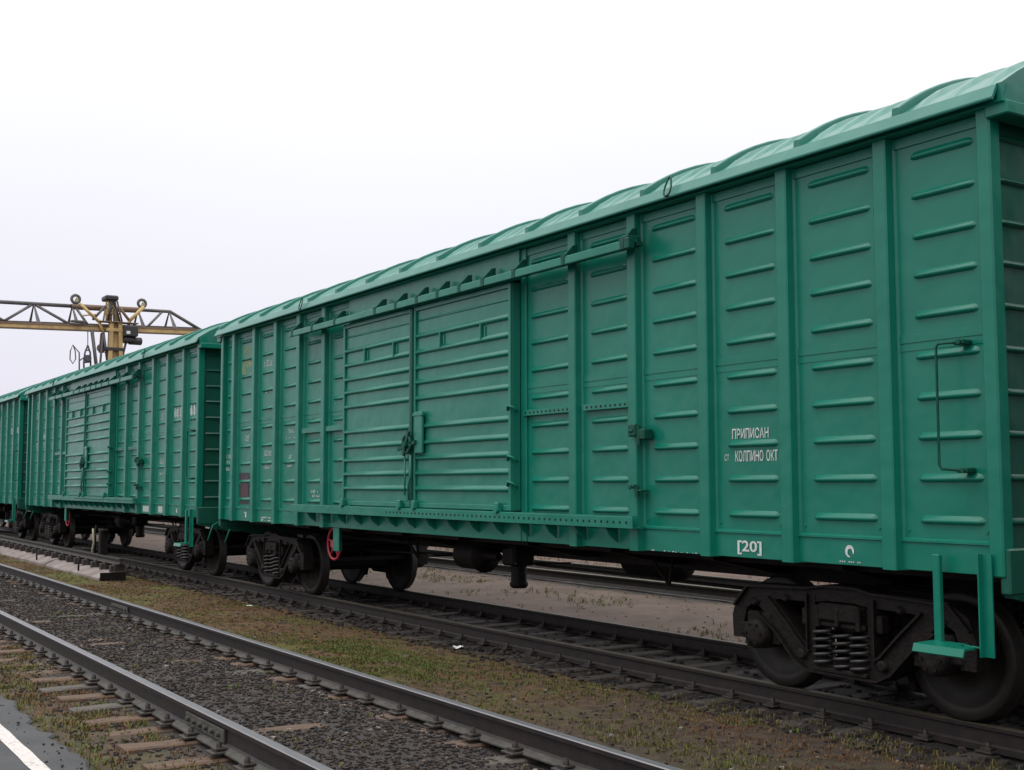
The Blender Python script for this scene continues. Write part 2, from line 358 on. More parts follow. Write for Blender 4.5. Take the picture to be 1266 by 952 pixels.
# ------------------------------------------------------------------ tracks
def rail_prof(h=0.18, yc=0.0, zt=0.0):
    p = [(-0.075,-h),(0.075,-h),(0.075,-h+0.010),(0.022,-h+0.030),(0.010,-h+0.045),(0.010,-0.045),(0.036,-0.033),(0.037,-0.006),(0.030,0.0),(-0.030,0.0),(-0.037,-0.006),(-0.036,-0.033),(-0.010,-0.045),(-0.010,-h+0.045),(-0.022,-h+0.030),(-0.075,-h+0.010)]
    return [(yc+a, zt+b) for a, b in p]
def make_rail(name, parent, y, zt, xa, xb, head, foot):
    mb = MB(); prof = rail_prof(0.18, 0, 0); n = len(prof)
    mi = [1 if i in (14, 2, 15, 1) else 0 for i in range(n)]
    for i in (7, 8, 9): mi[i] = 2
    X = axis_vals([(xa, xb, max(1, int((xb-xa)/6)))])
    for x in X: mb.v += [(x, a, b) for a, b in prof]
    for j in range(len(X)-1):
        for i in range(n):
            mb.f.append((j*n+i, j*n+(i+1) % n, (j+1)*n+(i+1) % n, (j+1)*n+i)); mb.mi.append(mi[i]); mb.sm.append(False)
    mb.f.append(tuple(range(n))); mb.mi.append(0); mb.sm.append(False)
    mb.f.append(tuple((len(X)-1)*n+i for i in range(n))); mb.mi.append(0); mb.sm.append(False)
    return link(name, mb.mesh(name, [RAILS, foot, head]), parent, (0, y, zt))

def clip_mesh(side):
    mb = MB(); s_ = side
    mb.box(-0.07, 0.07, s_*0.062, s_*0.155, -0.178, -0.163, 0.003)
    mb.box(-0.035, 0.035, s_*0.040, s_*0.105, -0.160, -0.142, 0.004)
    mb.lathe([(-0.16, 0.020), (-0.118, 0.020), (-0.110, 0.016)], (0, s_*0.088, 0), 8, 'z')
    mb.lathe([(-0.118, 0.011), (-0.103, 0.011)], (0, s_*0.088, 0), 6, 'z')
    mb.box(-0.045, 0.045, s_*0.105, s_*0.128, -0.165, -0.140, 0.003)
    return mb.mesh('clip', CLIP)
clipP, clipN = clip_mesh(1), clip_mesh(-1)
def sleeper_mesh(wmat, ln=2.7, seed=0):
    mb = MB(); rnd = random.Random(seed); n = 9
    for i in range(n+1):
        y = -ln/2 + ln*i/n; wv = 0.095 + rnd.uniform(-.010,.010); hv = rnd.uniform(-.006,.004)
        mb.v += [(-wv, y, -0.16), (-wv, y, hv-0.012), (-wv+0.015, y, hv), (wv-0.015, y, hv), (wv, y, hv-0.012), (wv, y, -0.16)]
    for i in range(n):
        for k in range(5):
            q = i*6+k; mb.f.append((q, q+1, q+7, q+6)); mb.mi.append(0); mb.sm.append(False)
    mb.f += [tuple(range(6)), tuple(n*6+k for k in range(6))]; mb.mi += [0, 0]; mb.sm += [False, False]
    return mb.mesh('sleeper', wmat)

def track(label, yc, zt, half, xa, xb, head, foot, smat, rise, clips_from, pitch=0.545, nclip_sides=((-1, -1), (1, -1)), mats_alt=None):
    t = empty('railway_track', (0, yc, zt-0.18), label, 'railway track')
    for s_ in (-1, 1): make_rail('rail', t, s_*half, 0.18, xa, xb, head, foot)
    ms = [sleeper_mesh(smat, 2.7, k) for k in range(5)] + ([sleeper_mesh(mats_alt, 2.7, 9)] if mats_alt else [])
    n = int((xb-xa)/pitch); rnd = random.Random(int(yc*10)); left = MB(); cnt = 0; sl = 0; far_sl = MB()
    for i in range(n):
        x = xb - 0.3 - i*pitch + rnd.uniform(-.03, .03); dz = rise + rnd.uniform(-.012, .012)
        if sl < 120:
            link('sleeper', rnd.choice(ms), t, (x, rnd.uniform(-.04,.04), dz-0.0), (0, 0, rnd.uniform(-.02,.02))); sl += 1
        for (rs, cs) in nclip_sides:
            if x > clips_from and cnt < 290:
                link('clip', clipP if cs > 0 else clipN, t, (x, rs*half, 0.18)); cnt += 1
        if x > clips_from:
            for rs in (-1, 1):
                cs = 1
                if (rs, cs) in nclip_sides: continue
                left.box(x-.035, x+.035, rs*half+.045*cs, rs*half+.13*cs, 0.0, 0.055, 0.004)
    if left.v:
        o = link('far_side_clips', left.mesh('far_side_clips', CLIP), t); o['kind'] = 'stuff'
    return t
t1 = track('near track with bright polished rails between asphalt and the weedy verge', (YA+YB)/2, NZ0, abs(YA-YB)/2, -110, 9, RAILH, RAILF, WOOD, -0.018, -42, mats_alt=WOODG)
# fishplate on the far rail of the near track
fp = MB(); fp.box(-.4, .4, -.034, -.014, -.135, -.05, .004)
for k in (-.32, -.19, -.06, .06, .19, .32): fp.lathe([(-.06, .018), (-.034, .018)], (k, 0, -.09), 6, 'y')
for px_, y_ in ((-11.6, (YA-YB)/2), (-3.2, -(YA-YB)/2)):
    link('fishplate', fp.mesh('fishplate', RAILF), t1, (px_, y_, 0.18))
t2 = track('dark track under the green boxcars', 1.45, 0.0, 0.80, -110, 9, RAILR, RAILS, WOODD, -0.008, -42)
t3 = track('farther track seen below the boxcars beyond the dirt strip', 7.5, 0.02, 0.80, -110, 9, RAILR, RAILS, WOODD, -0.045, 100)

# ballast stones (uncountable)
def stones(name, zone, n, s0, s1, mt, seed):
    rnd = random.Random(seed); mb = MB()
    base = [(-1,-1,-1),(1,-1,-1),(1,1,-1),(-1,1,-1),(-1,-1,1),(1,-1,1),(1,1,1),(-1,1,1)]
    F6 = [(0,3,2,1),(4,5,6,7),(0,1,5,4),(1,2,6,5),(2,3,7,6),(3,0,4,7)]
    for _ in range(n):
        x, y, z = zone(rnd)
        s_ = rnd.uniform(s0, s1) * 0.5; rz = rnd.uniform(0, 6.28); c_, n_ = math.cos(rz), math.sin(rz); o = len(mb.v)
        tx = rnd.uniform(-.6, .6)
        for (a, b, c) in base:
            a = a*rnd.uniform(.45, 1.05); b = b*rnd.uniform(.45, 1.0); c = c*rnd.uniform(.4, .85) + a*tx*0.3
            mb.v.append((x+(a*c_-b*n_)*s_, y+(a*n_+b*c_)*s_, z+c*s_))
        for f in F6: mb.f.append(tuple(i+o for i in f)); mb.mi.append(0); mb.sm.append(False)
    o = struct(name, mb.mesh(name, mt, fix=False), 'stuff'); return o
def zx(rnd, a, b): return b - (b-a) * rnd.random()**1.6
def z_mid(r): x = zx(r, -22, 3); y = r.uniform(YB+.1, YA-.09); return x, y, gh(x, y)+.002
def z_out(r): x = zx(r, -22, 3); y = r.uniform(YA+.10, YA+.75); return x, y, gh(x, y)+.004
def z_left(r): x = zx(r, -14, 1); y = r.uniform(-5.1, YB-.12); return x, y, gh(x, y)+.003
def z_edge(r): x = zx(r, -14, 1); y = -5.22 + r.gauss(0, .12); return x, y, (0.0 if y < -5.25 else gh(x, y)) + .003
def z_w(r): x = zx(r, -26, 3); y = r.uniform(-0.15, .55) if r.random() < .6 else r.uniform(.75, 2.1); return x, y, gh(x, y)+.004
stones('ballast_between_near_rails', z_mid, 23000, .010, .036, STONE, 1)
stones('ballast_beside_near_track', z_out, 4500, .010, .038, STONE, 2)
stones('gravel_by_pavement_edge', z_left, 2600, .010, .038, STONE, 3)
stones('loose_gravel_on_pavement_edge', z_edge, 420, .006, .022, STONE, 8)
stones('ballast_under_boxcars', z_w, 3000, .03, .07, STONE, 4)
def z_b(r): return (lambda x, y: (x, y, gh(x, y)))(zx(r, -34, 1), r.uniform(3.1, 6.6))
stones('gravel_behind_boxcars', z_b, 700, .012, .045, STONEL, 6)
def z_v(r): return (lambda x, y: (x, y, gh(x, y)+.002))(zx(r, -24, 3.5), r.uniform(-2.1, .0))
stones('gravel_in_verge', z_v, 2600, .010, .035, STONE, 7)
def z_pale(r):
    if r.random() < .65: return z_mid(r)
    x = zx(r, -16, 2); y = r.uniform(-2.3, -.1); return x, y, gh(x, y)+.004
stones('pale_stones', z_pale, 520, .015, .045, STONEL, 5)

# grass tufts (uncountable)
def grass(name, zone, n, h0, h1, mt, seed, thr=0.0, sc_=0.55):
    rnd = random.Random(seed); mb = MB(); k = 0; tries = 0
    while k < n and tries < n*12:
        tries += 1
        x, y = zone(rnd)
        if noise.noise(Vector((x*sc_, y*sc_*1.3, seed))) + rnd.uniform(-.25,.25) < thr: continue
        k += 1; z = gh(x, y)
        for _ in range(rnd.randint(4, 7)):
            a = rnd.uniform(0, 6.28); h = rnd.uniform(h0, h1); ln = rnd.uniform(.2, .9)*h; wd = rnd.uniform(.0025, .006)
            bx, by = x+rnd.uniform(-.03,.03), y+rnd.uniform(-.03,.03); ca, sa = math.cos(a), math.sin(a); o = len(mb.v)
            mb.v += [(bx-sa*wd, by+ca*wd, z-.004), (bx+sa*wd, by-ca*wd, z-.004), (bx+ca*ln*.4+sa*wd*.8, by+sa*ln*.4-ca*wd*.8, z+h*.65), (bx+ca*ln*.4-sa*wd*.8, by+sa*ln*.4+ca*wd*.8, z+h*.65), (bx+ca*ln, by+sa*ln, z+h*.95)]
            mb.f += [(o, o+1, o+2, o+3), (o+3, o+2, o+4)]; mb.mi += [0, 0]; mb.sm += [False, False]
    struct(name, mb.mesh(name, mt, fix=False), 'stuff')
def g_verge(r): return zx(r, -34, 3.5), r.uniform(-2.25, 0.0)
def g_left(r): return zx(r, -14, 1), r.uniform(-5.2, YB-.15)
def g_mid(r): return zx(r, -14, 2), r.uniform(YB+.1, YA-.1)
grass('verge_grass', g_verge, 4600, .008, .036, GRASS, 11, .14, .9)
grass('verge_dry_grass', g_verge, 5200, .006, .028, DRYG, 12, .06, .8)
def g_back(r): return r.uniform(-30, 0), r.uniform(3.3, 6.4)
grass('grass_behind_boxcars', g_back, 900, .02, .08, GRASS, 21, .22, .5)
grass('grass_beyond_farther_track', lambda r: (r.uniform(-60, 0), r.uniform(8.8, 16)), 2600, .03, .14, DRYG, 22, .05, .3)
BRIGHT = mat('bright_grass', (0.080, 0.115, 0.014), 0.7, c2=(0.105, 0.095, 0.020), scale=3)
def g_patch(r): return -7.1 + r.gauss(0, 1.15), -1.25 + r.gauss(0, .38)
grass('bright_green_grass_patch', g_patch, 2600, .008, .035, BRIGHT, 31, -.15, 2.2)
grass('grass_by_pavement', g_left, 1500, .012, .05, GRASS, 13, -.02, 1.5)
grass('dry_grass_by_pavement', g_left, 900, .012, .045, DRYG, 14, .0, 1.5)
grass('weeds_between_rails', g_mid, 260, .012, .045, GRASS, 15, .15, 1.5)
def g_wheel(r): return zx(r, -4, 3), r.uniform(-.15, .35)
grass('grass_along_boxcar_rail', g_wheel, 520, .015, .05, GRASS, 16, -.1)

# ------------------------------------------------------------------ boxcar
B0, B1 = 1.14, 4.36                     # side sill bottom, eave fascia bottom
LBD, WB = 15.75, 2.90
PR = [-0.90, -1.93, -2.92, -3.93, -4.92]                 # right edges of the posts, near half
PL = [-11.22, -12.17, -13.12, -14.08, -15.06]
DR, DL, DM = -6.02, -10.42, -8.34
OR = Vector((-LBD/2, WB/2, 0))
RIBS = [4.18, 3.88, 3.58, 3.29, 2.99, 2.69, 2.39, 2.10, 1.80, 1.50]
PY = 0.085                               # panel face depth
def rib_x(mb, xa, xb, z, yb, d=0.030, hh=0.036, taper=0.05, sgn=-1):
    # pressed rib: rounded ridge along x, ends tapered; yb = base plane, bulges by d towards sgn
    n = 5; sec = [(-hh*.62, 0), (-hh*.30, .88), (0, 1.0), (hh*.22, .93), (hh, 0)]
    rows = [(xa-taper*.5, 0.0, .35), (xa-taper*.1, .55, .8), (xa+taper*.4, 1, 1), (xb-taper*.4, 1, 1), (xb+taper*.1, .55, .8), (xb+taper*.5, 0.0, .35)]
    vs = []
    for x, k, hk in rows:
        for zz, dd in sec: vs.append((x, yb + sgn*(dd*d*k - 0.001), z + zz*hk))
    fs = [(i*n+j, i*n+j+1, (i+1)*n+j+1, (i+1)*n+j) for i in range(len(rows)-1) for j in range(n-1)]
    old = mb.smooth; mb.smooth = True; mb.add(vs, fs); mb.smooth = old
def panel_mesh(wd, ribs=RIBS, seam=True, zb=B0, zt=B1-.01, sill=True, inset=.10):
    mb = MB()                            # local: x from -wd/2..wd/2, face at y=0, front is -y
    mb.box(-wd/2, wd/2, 0, .012, zb+.02, zt)
    for z in ribs: rib_x(mb, -wd/2+inset+(.085 if wd > .75 else .03), wd/2-inset-.015, z, 0, d=.033, hh=.040)
    if seam:                             # lapped sheet joint
        mb.box(-wd/2, wd/2, -.006, 0.002, 2.80, 2.862, .002)
        mb.box(-wd/2, wd/2, -.004, 0.002, 2.74, 2.785, .002)
    if sill:
        mb.prism([(0.001, 1.345), (-.030, 1.345), (-.030, 1.350), (-.030, 1.362), (-.010, 1.372), (0.001, 1.374)], -wd/2, wd/2)
        mb.box(-wd/2, wd/2, -.016, .001, zb, 1.344, .003)
        for bx in (-wd/2+.08, wd/2-.10):
            mb.lathe([(-.008, .010), (0.001, .012)], (bx, 0, 1.43), 8, 'y')
    mb.box(-wd/2, wd/2, -.012, .001, 4.27, zt, .002)
    return mb.mesh('side_panel', GREEN)
def post_mesh(zb=B0, zt=B1+.0, wd=.120, dp=PY, fl=.045):
    mb = MB(); h = wd/2
    prof = [(-h-fl, dp+.01), (-h-.016, dp*.82), (-h-.004, .008), (-h+.008, 0), (h-.008, 0), (h+.004, .008), (h+.016, dp*.82), (h+fl, dp+.01)]
    mb.prism(prof, zb-.006, zt, 'z'); return mb.mesh('side_post', GREEN)

def build_boxcar():
    root = empty('boxcar', tuple(OR), 'x', 'boxcar', 'green boxcars coupled in a train')
    LK = lambda name, me, loc=(0,0,0), rot=None, parent=None: link(name, me, parent or root, Vector(loc) if parent else Vector(loc) - OR, rot)
    def P(name, mb, mt, parent=None):
        return link(name, mb.mesh(name, mt, OR), parent or root)
    posts_r = PR; pm = post_mesh()
    # --- near (camera) side panels and posts
    edges = [-.12] + [x for p in PR for x in (p, p-.135)] + [DR]
    widths = {}
    def panel(xa, xb):      # xa>xb
        wd = round(xa-xb, 2)
        if wd not in widths: widths[wd] = panel_mesh(wd, inset=.12 if wd > .75 else .09)
        return LK('side_panel', widths[wd], ((xa+xb)/2, PY, 0))
    prs = [-.10] + PR
    for i in range(5):
        xa = prs[i] - (.135 if i else 0); xb = PR[i]
        panel(xa+.02, xb-.02)
        LK('side_post', pm, (PR[i]-.0675, 0, 0))
    panel(PR[-1]-.135+.02, DR-.02)
    pls = PL + [-LBD+.10]
    panel(DL+.02, PL[0]-.02)
    for i in range(5):
        LK('side_post', pm, (PL[i]-.0675, 0, 0))
        panel(PL[i]-.135+.02, pls[i+1]-.02)
    # corner posts
    for x, s_ in ((0, 1), (-LBD, -1)):
        for y, q in ((0, 1), (WB, -1)):
            mb = MB(); mb.box(x, x-s_*.115, y, y+q*.12, B0-.006, B1+.02, .012)
            P('corner_post', mb, GREEN)
    # far side, seen only from below and beyond
    mb = MB(); mb.box(-LBD+.11, -.11, WB-.09, WB-.075, B0, B1)
    for i in range(15):
        x = -.9-i
        mb.box(x-.06, x+.06, WB-.08, WB-.004, B0, B1, .008)
    P('far_side_wall', mb, GREEN)
    # end walls
    for x, s_ in ((0, 1), (-LBD, -1)):
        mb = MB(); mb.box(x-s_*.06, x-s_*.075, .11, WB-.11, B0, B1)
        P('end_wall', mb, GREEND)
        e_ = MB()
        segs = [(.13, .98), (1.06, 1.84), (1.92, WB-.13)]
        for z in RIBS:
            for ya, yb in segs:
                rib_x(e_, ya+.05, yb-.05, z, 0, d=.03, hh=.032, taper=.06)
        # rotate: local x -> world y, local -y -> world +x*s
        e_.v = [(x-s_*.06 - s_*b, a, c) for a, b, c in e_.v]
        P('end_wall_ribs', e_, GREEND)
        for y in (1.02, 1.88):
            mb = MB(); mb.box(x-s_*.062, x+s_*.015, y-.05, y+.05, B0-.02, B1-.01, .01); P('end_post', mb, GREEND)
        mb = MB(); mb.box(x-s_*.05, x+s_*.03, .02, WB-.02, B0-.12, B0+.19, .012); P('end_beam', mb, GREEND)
        # stepped lower corner gusset
        mb = MB(); mb.prism([(.06, B0-.115), (.06, B0-.14), (.65, B0-.27), (WB-.65, B0-.27), (WB-.06, B0-.14), (WB-.06, B0-.115)], x-s_*.045, x+s_*.02); P('headstock', mb, DGREEN)
        # coupler with buffer-less knuckle
        mb = MB(); mb.box(x, x+s_*.34, 1.33, 1.57, .93, 1.15, .03); mb.box(x+s_*.30, x+s_*.52, 1.25, 1.62, .90, 1.20, .06); mb.box(x+s_*.50, x+s_*.59, 1.50, 1.66, .92, 1.18, .03)
        mb.box(x+s_*.0, x+s_*.06, 1.15, 1.75, .86, 1.24, .02)
        P('coupler', mb, BLACK)
        mb = MB(); mb.tube([(x+s_*.05, 1.9, 1.02), (x+s_*.25, 1.92, .72), (x+s_*.5, 1.86, .55), (x+s_*.6, 1.80, .56)], .026, 8); P('brake_hose', mb, BLACK)
        # uncoupling lever
        ly = .30
        mb = MB(); mb.tube([(x+s_*.10, ly+1.05, 1.06), (x+s_*.10, ly+.1, 1.05), (x+s_*.13, ly-.02, 1.0), (x+s_*.14, ly-.12, .72)], .014, 8); P('uncoupling_lever', mb, GREEN)
    # eave fascia, dark soffit angle
    for s_ in (0, 1):
        yy = (lambda v: v) if s_ == 0 else (lambda v: WB-v)
        mb = MB(); pf = [(-.108, B1+.020), (-.103, B1+.012), (-.085, B1+.012), (-.03, B1+.105), (.06, B1+.130), (.06, B1+.142), (-.045, B1+.128), (-.098, B1+.034), (-.108, B1+.030)]
        mb.prism([(yy(a), b) for a, b in pf], -LBD-.10, .10); P('eave_fascia', mb, GROOF)
        mb = MB(); mb.prism([(yy(a), b) for a, b in [(-.035, B1+.006), (-.02, B1-.004), (.10, B1-.004), (.10, B1+.14), (.02, B1+.13)]], -LBD-.14, .14); P('top_side_rail', mb, GREEN)
    # roof
    ZR = B1+.118; RISE = .46; c = WB/2
    def rz(y, up=0.0):
        t = (y-c)/(c+.04); return ZR + RISE*(1-abs(t)**2.15) + up
    pitch = 1.0; nb = 16; x_first = -.77; NY = 18
    ysr = [-.03 + (WB+.06)*j/NY for j in range(NY+1)]
    def roof_panel(wd, nr):
        mb = MB(); X = []
        prof_ = []
        for r in range(nr):
            c0 = (r+.5)*wd/nr; q = wd/nr*.20
            prof_ += [(c0-q*1.2, 0), (c0-q*.4, .034), (c0+q*.4, .034), (c0+q*1.2, 0)]
        prof_ = [(0.0, 0)] + prof_ + [(wd, 0)]
        m_ = len(prof_)
        for y in ysr:
            k = 1 - max(0, (abs(y-c)-(c-.22))/.25); k = max(0, min(1, k))
            for dx, up in prof_: mb.v.append((-dx, y-c, rz(y, up*k)))
        for j in range(NY):
            for i in range(m_-1):
                mb.f.append((j*m_+i, j*m_+i+1, (j+1)*m_+i+1, (j+1)*m_+i)); mb.mi.append(0); mb.sm.append(False)
        return mb.mesh('roof_panel', GROOF)
    def batten():
        mb = MB(); prof_ = [(-.034, 0), (-.030, .062), (-.022, .072), (.022, .072), (.030, .062), (.034, 0)]; m_ = len(prof_)
        for y in ysr:
            for dx, up in prof_: mb.v.append((dx, y-c, rz(y, up)-.004))
        for j in range(NY):
            for i in range(m_-1): mb.f.append((j*m_+i, j*m_+i+1, (j+1)*m_+i+1, (j+1)*m_+i)); mb.mi.append(0); mb.sm.append(False)
        mb.f += [tuple(range(m_)), tuple(NY*m_+k for k in range(m_))]; mb.mi += [0,0]; mb.sm += [False, False]
        return mb.mesh('roof_batten', GROOF)
    bm_ = batten(); rp = roof_panel(1.0, 4); rp0 = roof_panel(abs(x_first)+.10, 3)
    LK('roof_panel', rp0, (.10, c, 0))
    for i in range(nb-1): 
        LK('roof_panel', rp, (x_first-i*pitch, c, 0))
        LK('roof_batten', bm_, (x_first-i*pitch, c, 0))
    # last piece
    xl = x_first-(nb-1)*pitch; LK('roof_batten', bm_, (xl+.0, c, 0))
    LK('roof_panel', roof_panel(abs(-LBD-.10-xl), 1), (xl, c, 0))
    for x, s_ in ((.10, 1), (-LBD-.10, -1)):
        mb = MB(); pts = [(y, rz(y)+.012) for y in ysr]
        mb.prism(pts + [(WB+.03, ZR-.10), (-.03, ZR-.10)], x-s_*.015, x+s_*.035, 'x'); P('roof_end_plate', mb, GROOF)
        mb = MB(); mb.box(x-s_*.12, x+s_*.06, -.02, WB+.02, ZR-.20, ZR-.104, .01); P('roof_end_angle', mb, GREEN)
    # ring handles on eave
    for xr in (-3.31, -11.9):
        mb = MB(); pts = []
        for k in range(21):
            a = 2*math.pi*k/20; tt = (1+math.cos(a))/2
            pts.append((xr + math.sin(a)*.062*(1-tt*.6), -.118+tt*.05, B1+.125+math.cos(a)*.095))
        mb.tube(pts, .009, 6); P('eave_ring', mb, DGREEN)

    # --- door opening: jambs, top rail, bottom rail
    for xj, wj in ((DR-.013, .11), (DL-.097, .11)):
        mb = MB(); mb.box(xj, xj+wj, .055, .10, B0, B1-.005, .008); P('door_jamb', mb, GREEN)
    mb = MB(); mb.box(DL, DR, .03, .10, 4.02, B1-.004, .004); P('door_header', mb, GREEN)
    mb = MB(); mb.box(DL, DR, .045, .10, B0, 1.36, .004); P('door_sill', mb, GREEN)
    # interior backing so the recess is closed
    mb = MB(); mb.box(DL, DR, .10, .115, B0, B1); P('door_back_plate', mb, DGREEN)
    mb = MB(); mb.prism([(-.075, 4.075), (-.165, 4.075), (-.175, 4.065), (-.175, 3.995), (-.165, 3.985), (-.155, 3.985), (-.150, 4.045), (-.075, 4.055)], -12.15, -3.80)
    P('door_top_rail', mb, GREEN)
    mb = MB(); mb.box(-12.15, -3.80, -.073, -.0, 4.02, 4.06, .004); P('door_top_rail_web', mb, DGREEN)
    gm = MB(); gm.prism([(0, 4.06), (-.145, 4.08), (-.150, 4.10), (-.05, 4.20), (0, 4.21)], -.012, .012)
    gm.box(-.045, .045, -.178, -.150, 4.06, 4.088, .004); gm.box(-.03, .03, -.182, -.172, 3.985, 4.09, .003)
    gme = gm.mesh('rail_bracket', DGREEN)
    for xb in (-12.05, -11.3, -10.5, -9.22, -8.62, -8.05, -7.52, -7.0, -6.47, -5.82, -4.88, -3.90):
        LK('rail_bracket', gme, (xb, 0, 0))
        mbx = None
    # rail end stop
    mb = MB(); mb.box(-3.93, -3.82, -.17, -.0, 4.05, 4.12, .01); mb.box(-3.86, -3.79, -.185, -.10, 3.98, 4.09, .01); P('rail_end_stop', mb, DGREEN)
    # bottom rail: angle with punched holes and gussets
    mb = MB(); mb.box(-12.15, -3.86, -.115, -.103, 1.345, 1.455, .003); mb.box(-12.15, -3.86, -.104, .03, 1.345, 1.357); mb.box(-12.15, -3.86, -.112, -.06, 1.452, 1.462)
    P('door_bottom_rail', mb, GREEN)
    mb = MB(); x = -3.95
    while x > -9.0:
        mb.lathe([(-.1185, .013), (-.1145, .013)], (x, 0, 1.402), 8, 'y'); x -= .098
    o = P('rail_holes', mb, BLACK); o['kind'] = 'stuff'
    gm = MB(); gm.prism([(.05, 1.344), (-.10, 1.344), (-.05, 1.27), (.05, 1.20)], -.010, .010); gme2 = gm.mesh('sill_bracket', GREEN)
    x = -4.3
    while x > -12.0:
        LK('sill_bracket', gme2, (x, 0, 0)); x -= .52
    # rivet strips in the fixed bays next to door
    for xa, xb in ((-4.07, -4.86), (-5.04, -5.98)):
        mb = MB(); mb.box(xb+.02, xa-.02, PY-.055, PY, 2.50, 2.565, .004)
        P('rivet_strip', mb, GREEN)
        rv = MB(); x = xa-.07
        while x > xb+.05:
            rv.lathe([(PY-.0575, .013), (PY-.054, .013)], (x, 0, 2.533), 8, 'y'); x -= .078
        P('strip_holes', rv, BLACK)['kind'] = 'stuff'
    for xa, xb in ((-10.55, -11.22), (-11.36, -12.1)):
        mb = MB(); mb.box(xb, xa, PY-.06, PY, 2.52, 2.60, .006); P('rivet_strip', mb, GREEN)

    # --- sliding doors
    dz0, dz1 = 1.47, 3.985
    drib = [3.60, 3.40, 3.20, 3.02, 2.82, 2.47, 2.27, 2.08, 1.89, 1.70]
    def door(xa, xb, first):
        mb = MB(); mb.box(xb, xa, -.045, -.02, dz0, dz1, .004)
        fw = .05
        mb.box(xb, xb+fw, -.075, -.044, dz0, dz1, .006); mb.box(xa-fw, xa, -.075, -.044, dz0, dz1, .006)
        mb.box(xa-.016, xa-.002, -.0745, .054, dz0+.004, dz1-.004)
        mb.box(xb+fw, xa-fw, -.070, -.044, dz1-.06, dz1, .006); mb.box(xb+fw, xa-fw, -.070, -.044, dz0, dz0+.06, .006)
        for z in drib:
            rib_x(mb, xb+fw-.005, xa-fw+.005, z, -.045, d=.036, hh=.046, taper=.012)
        rib_x(mb, xb+fw, xa-fw, 3.80, -.045, d=.012, hh=.02, taper=.01)
        d = P('sliding_door', mb, GREEN2)
        for f in ((.30, .72) if first else (.34, .76)):
            xv = xb + (xa-xb)*f
            v = MB(); v.box(xv-.012, xv+.012, -.085, -.046, 3.40, 3.60, .004); v.box(xv+.05, xv+.075, -.060, -.046, 3.44, 3.56, .004); P('vent_latch', v, GREEN2, d)
        # rollers at the foot
        for xf in (xa-.22, xb+.10):
            v = MB(); v.box(xf-.045, xf+.045, -.135, -.07, 1.46, 1.56, .01); v.lathe([(-.142, .035), (-.118, .035)], (xf, 0, 1.475), 10, 'y'); P('door_roller', v, GREEN2, d)
        return d
    door_r = door(DR-.015, DM+.035, True); door_l = door(DM-.035, DL+.015, False)
    mb = MB(); mb.box(DM-.034, DM+.034, -.095, -.03, dz0+.02, dz1-.02, .008); P('door_centre_strip', mb, DGREEN)
    # lock: latch, hasp, swinging bar
    mb = MB()
    mb.box(-8.22, -8.02, -.105, -.07, 2.14, 2.66, .008); mb.box(-8.25, -8.0, -.115, -.07, 2.60, 2.64, .006)
    P('lock_plate', mb, GREEN2)
    mb = MB(); n = 20
    ring = [(-8.37+math.cos(2*math.pi*k/n)*.10, -.13, 2.26+math.sin(2*math.pi*k/n)*.11) for k in range(n+1)]
    mb.tube(ring, .020, 8); mb.bar((-8.62, -.12, 2.20), (-8.16, -.12, 2.28), .045, .03); mb.bar((-8.30, -.14, 2.42), (-8.44, -.14, 2.12), .05, .03)
    mb.lathe([(-.18, .045), (-.08, .045)], (-8.37, 0, 2.25), 12, 'y')
    P('door_lock', mb, DGREEN)
    mb = MB(); mb.tube([(-8.27, -.13, 2.12), (-8.26, -.13, 1.86), (-8.27, -.13, 1.84), (-8.33, -.13, 1.74), (-8.33, -.12, 1.56)], .014, 8); mb.tube([(-8.44, -.12, 2.1), (-8.43, -.12, 1.62)], .011, 8)
    P('lock_bar', mb, GREEN2)
    for z in (2.55, 2.0, 1.72):
        mb = MB(); mb.tube([(DR+.03, -.01, z), (DR+.04, -.08, z+.05), (DR-.03, -.10, z+.07), (DR-.07, -.08, z+.02)], .014, 6); P('door_hook', mb, GREEN)
    # latch boxes on the post at -3.9
    for z0, z1, wd in ((2.16, 2.33, .22), (1.67, 1.76, .16)):
        mb = MB(); x0_ = -3.98
        mb.box(x0_, x0_+wd*.5, -.07, .0, z0+.05, z1, .012); mb.box(x0_+wd*.45, x0_+wd, -.045, .07, z0+.02, z1-.05, .010)
        mb.box(x0_+.02, x0_+wd*.4, -.085, -.068, z0+.09, z1-.05, .008)
        mb.lathe([(z0-.03, .022), (z1-.02, .022)], (x0_+wd*.55, -.03, 0), 8, 'z')
        P('latch_box', mb, DGREEN)
    # --- grab handle by near corner
    mb = MB(); mb.tube([(-.30, PY-.01, 2.75), (-.31, -.02, 2.755), (-.44, -.045, 2.755), (-.455, -.05, 2.73), (-.455, -.05, 1.90), (-.44, -.045, 1.87), (-.31, -.02, 1.86), (-.30, PY-.01, 1.86)], .0095, 8)
    h = P('grab_handle', mb, DGREEN)
    for z in (2.755, 1.86):
        mb = MB(); mb.box(-.335, -.25, -.025, PY, z-.018, z+.018, .008); mb.lathe([(-.05, .018), (-.034, .018)], (-.27, 0, z), 6, 'y'); P('handle_bracket', mb, DGREEN, h)
    # --- step
    mb = MB(); mb.box(-.56, -.50, -.030, .012, .655, 1.27, .006); st = P('corner_step', mb, GREEN)
    mb = MB(); mb.prism([(-.135, .62), (-.125, .62), (-.125, .0), (-.125, .0)][:0] or [(-.155, -.075), (-.145, -.075), (-.145, -.030), (-.075, -.030), (-.075, -.018), (-.155, -.018)], .60, 1.29, 'z'); P('step_bar', mb, GREEN, st)
    mb = MB(); mb.prism([(-.235, .61), (-.222, .60), (-.210, .648), (.005, .655), (.005, .668), (-.215, .662)], -.585, -.30); mb.prism([(-.235, .61), (-.222, .60), (-.210, .648), (-.10, .652), (-.10, .664), (-.215, .662)], -.30, -.17)
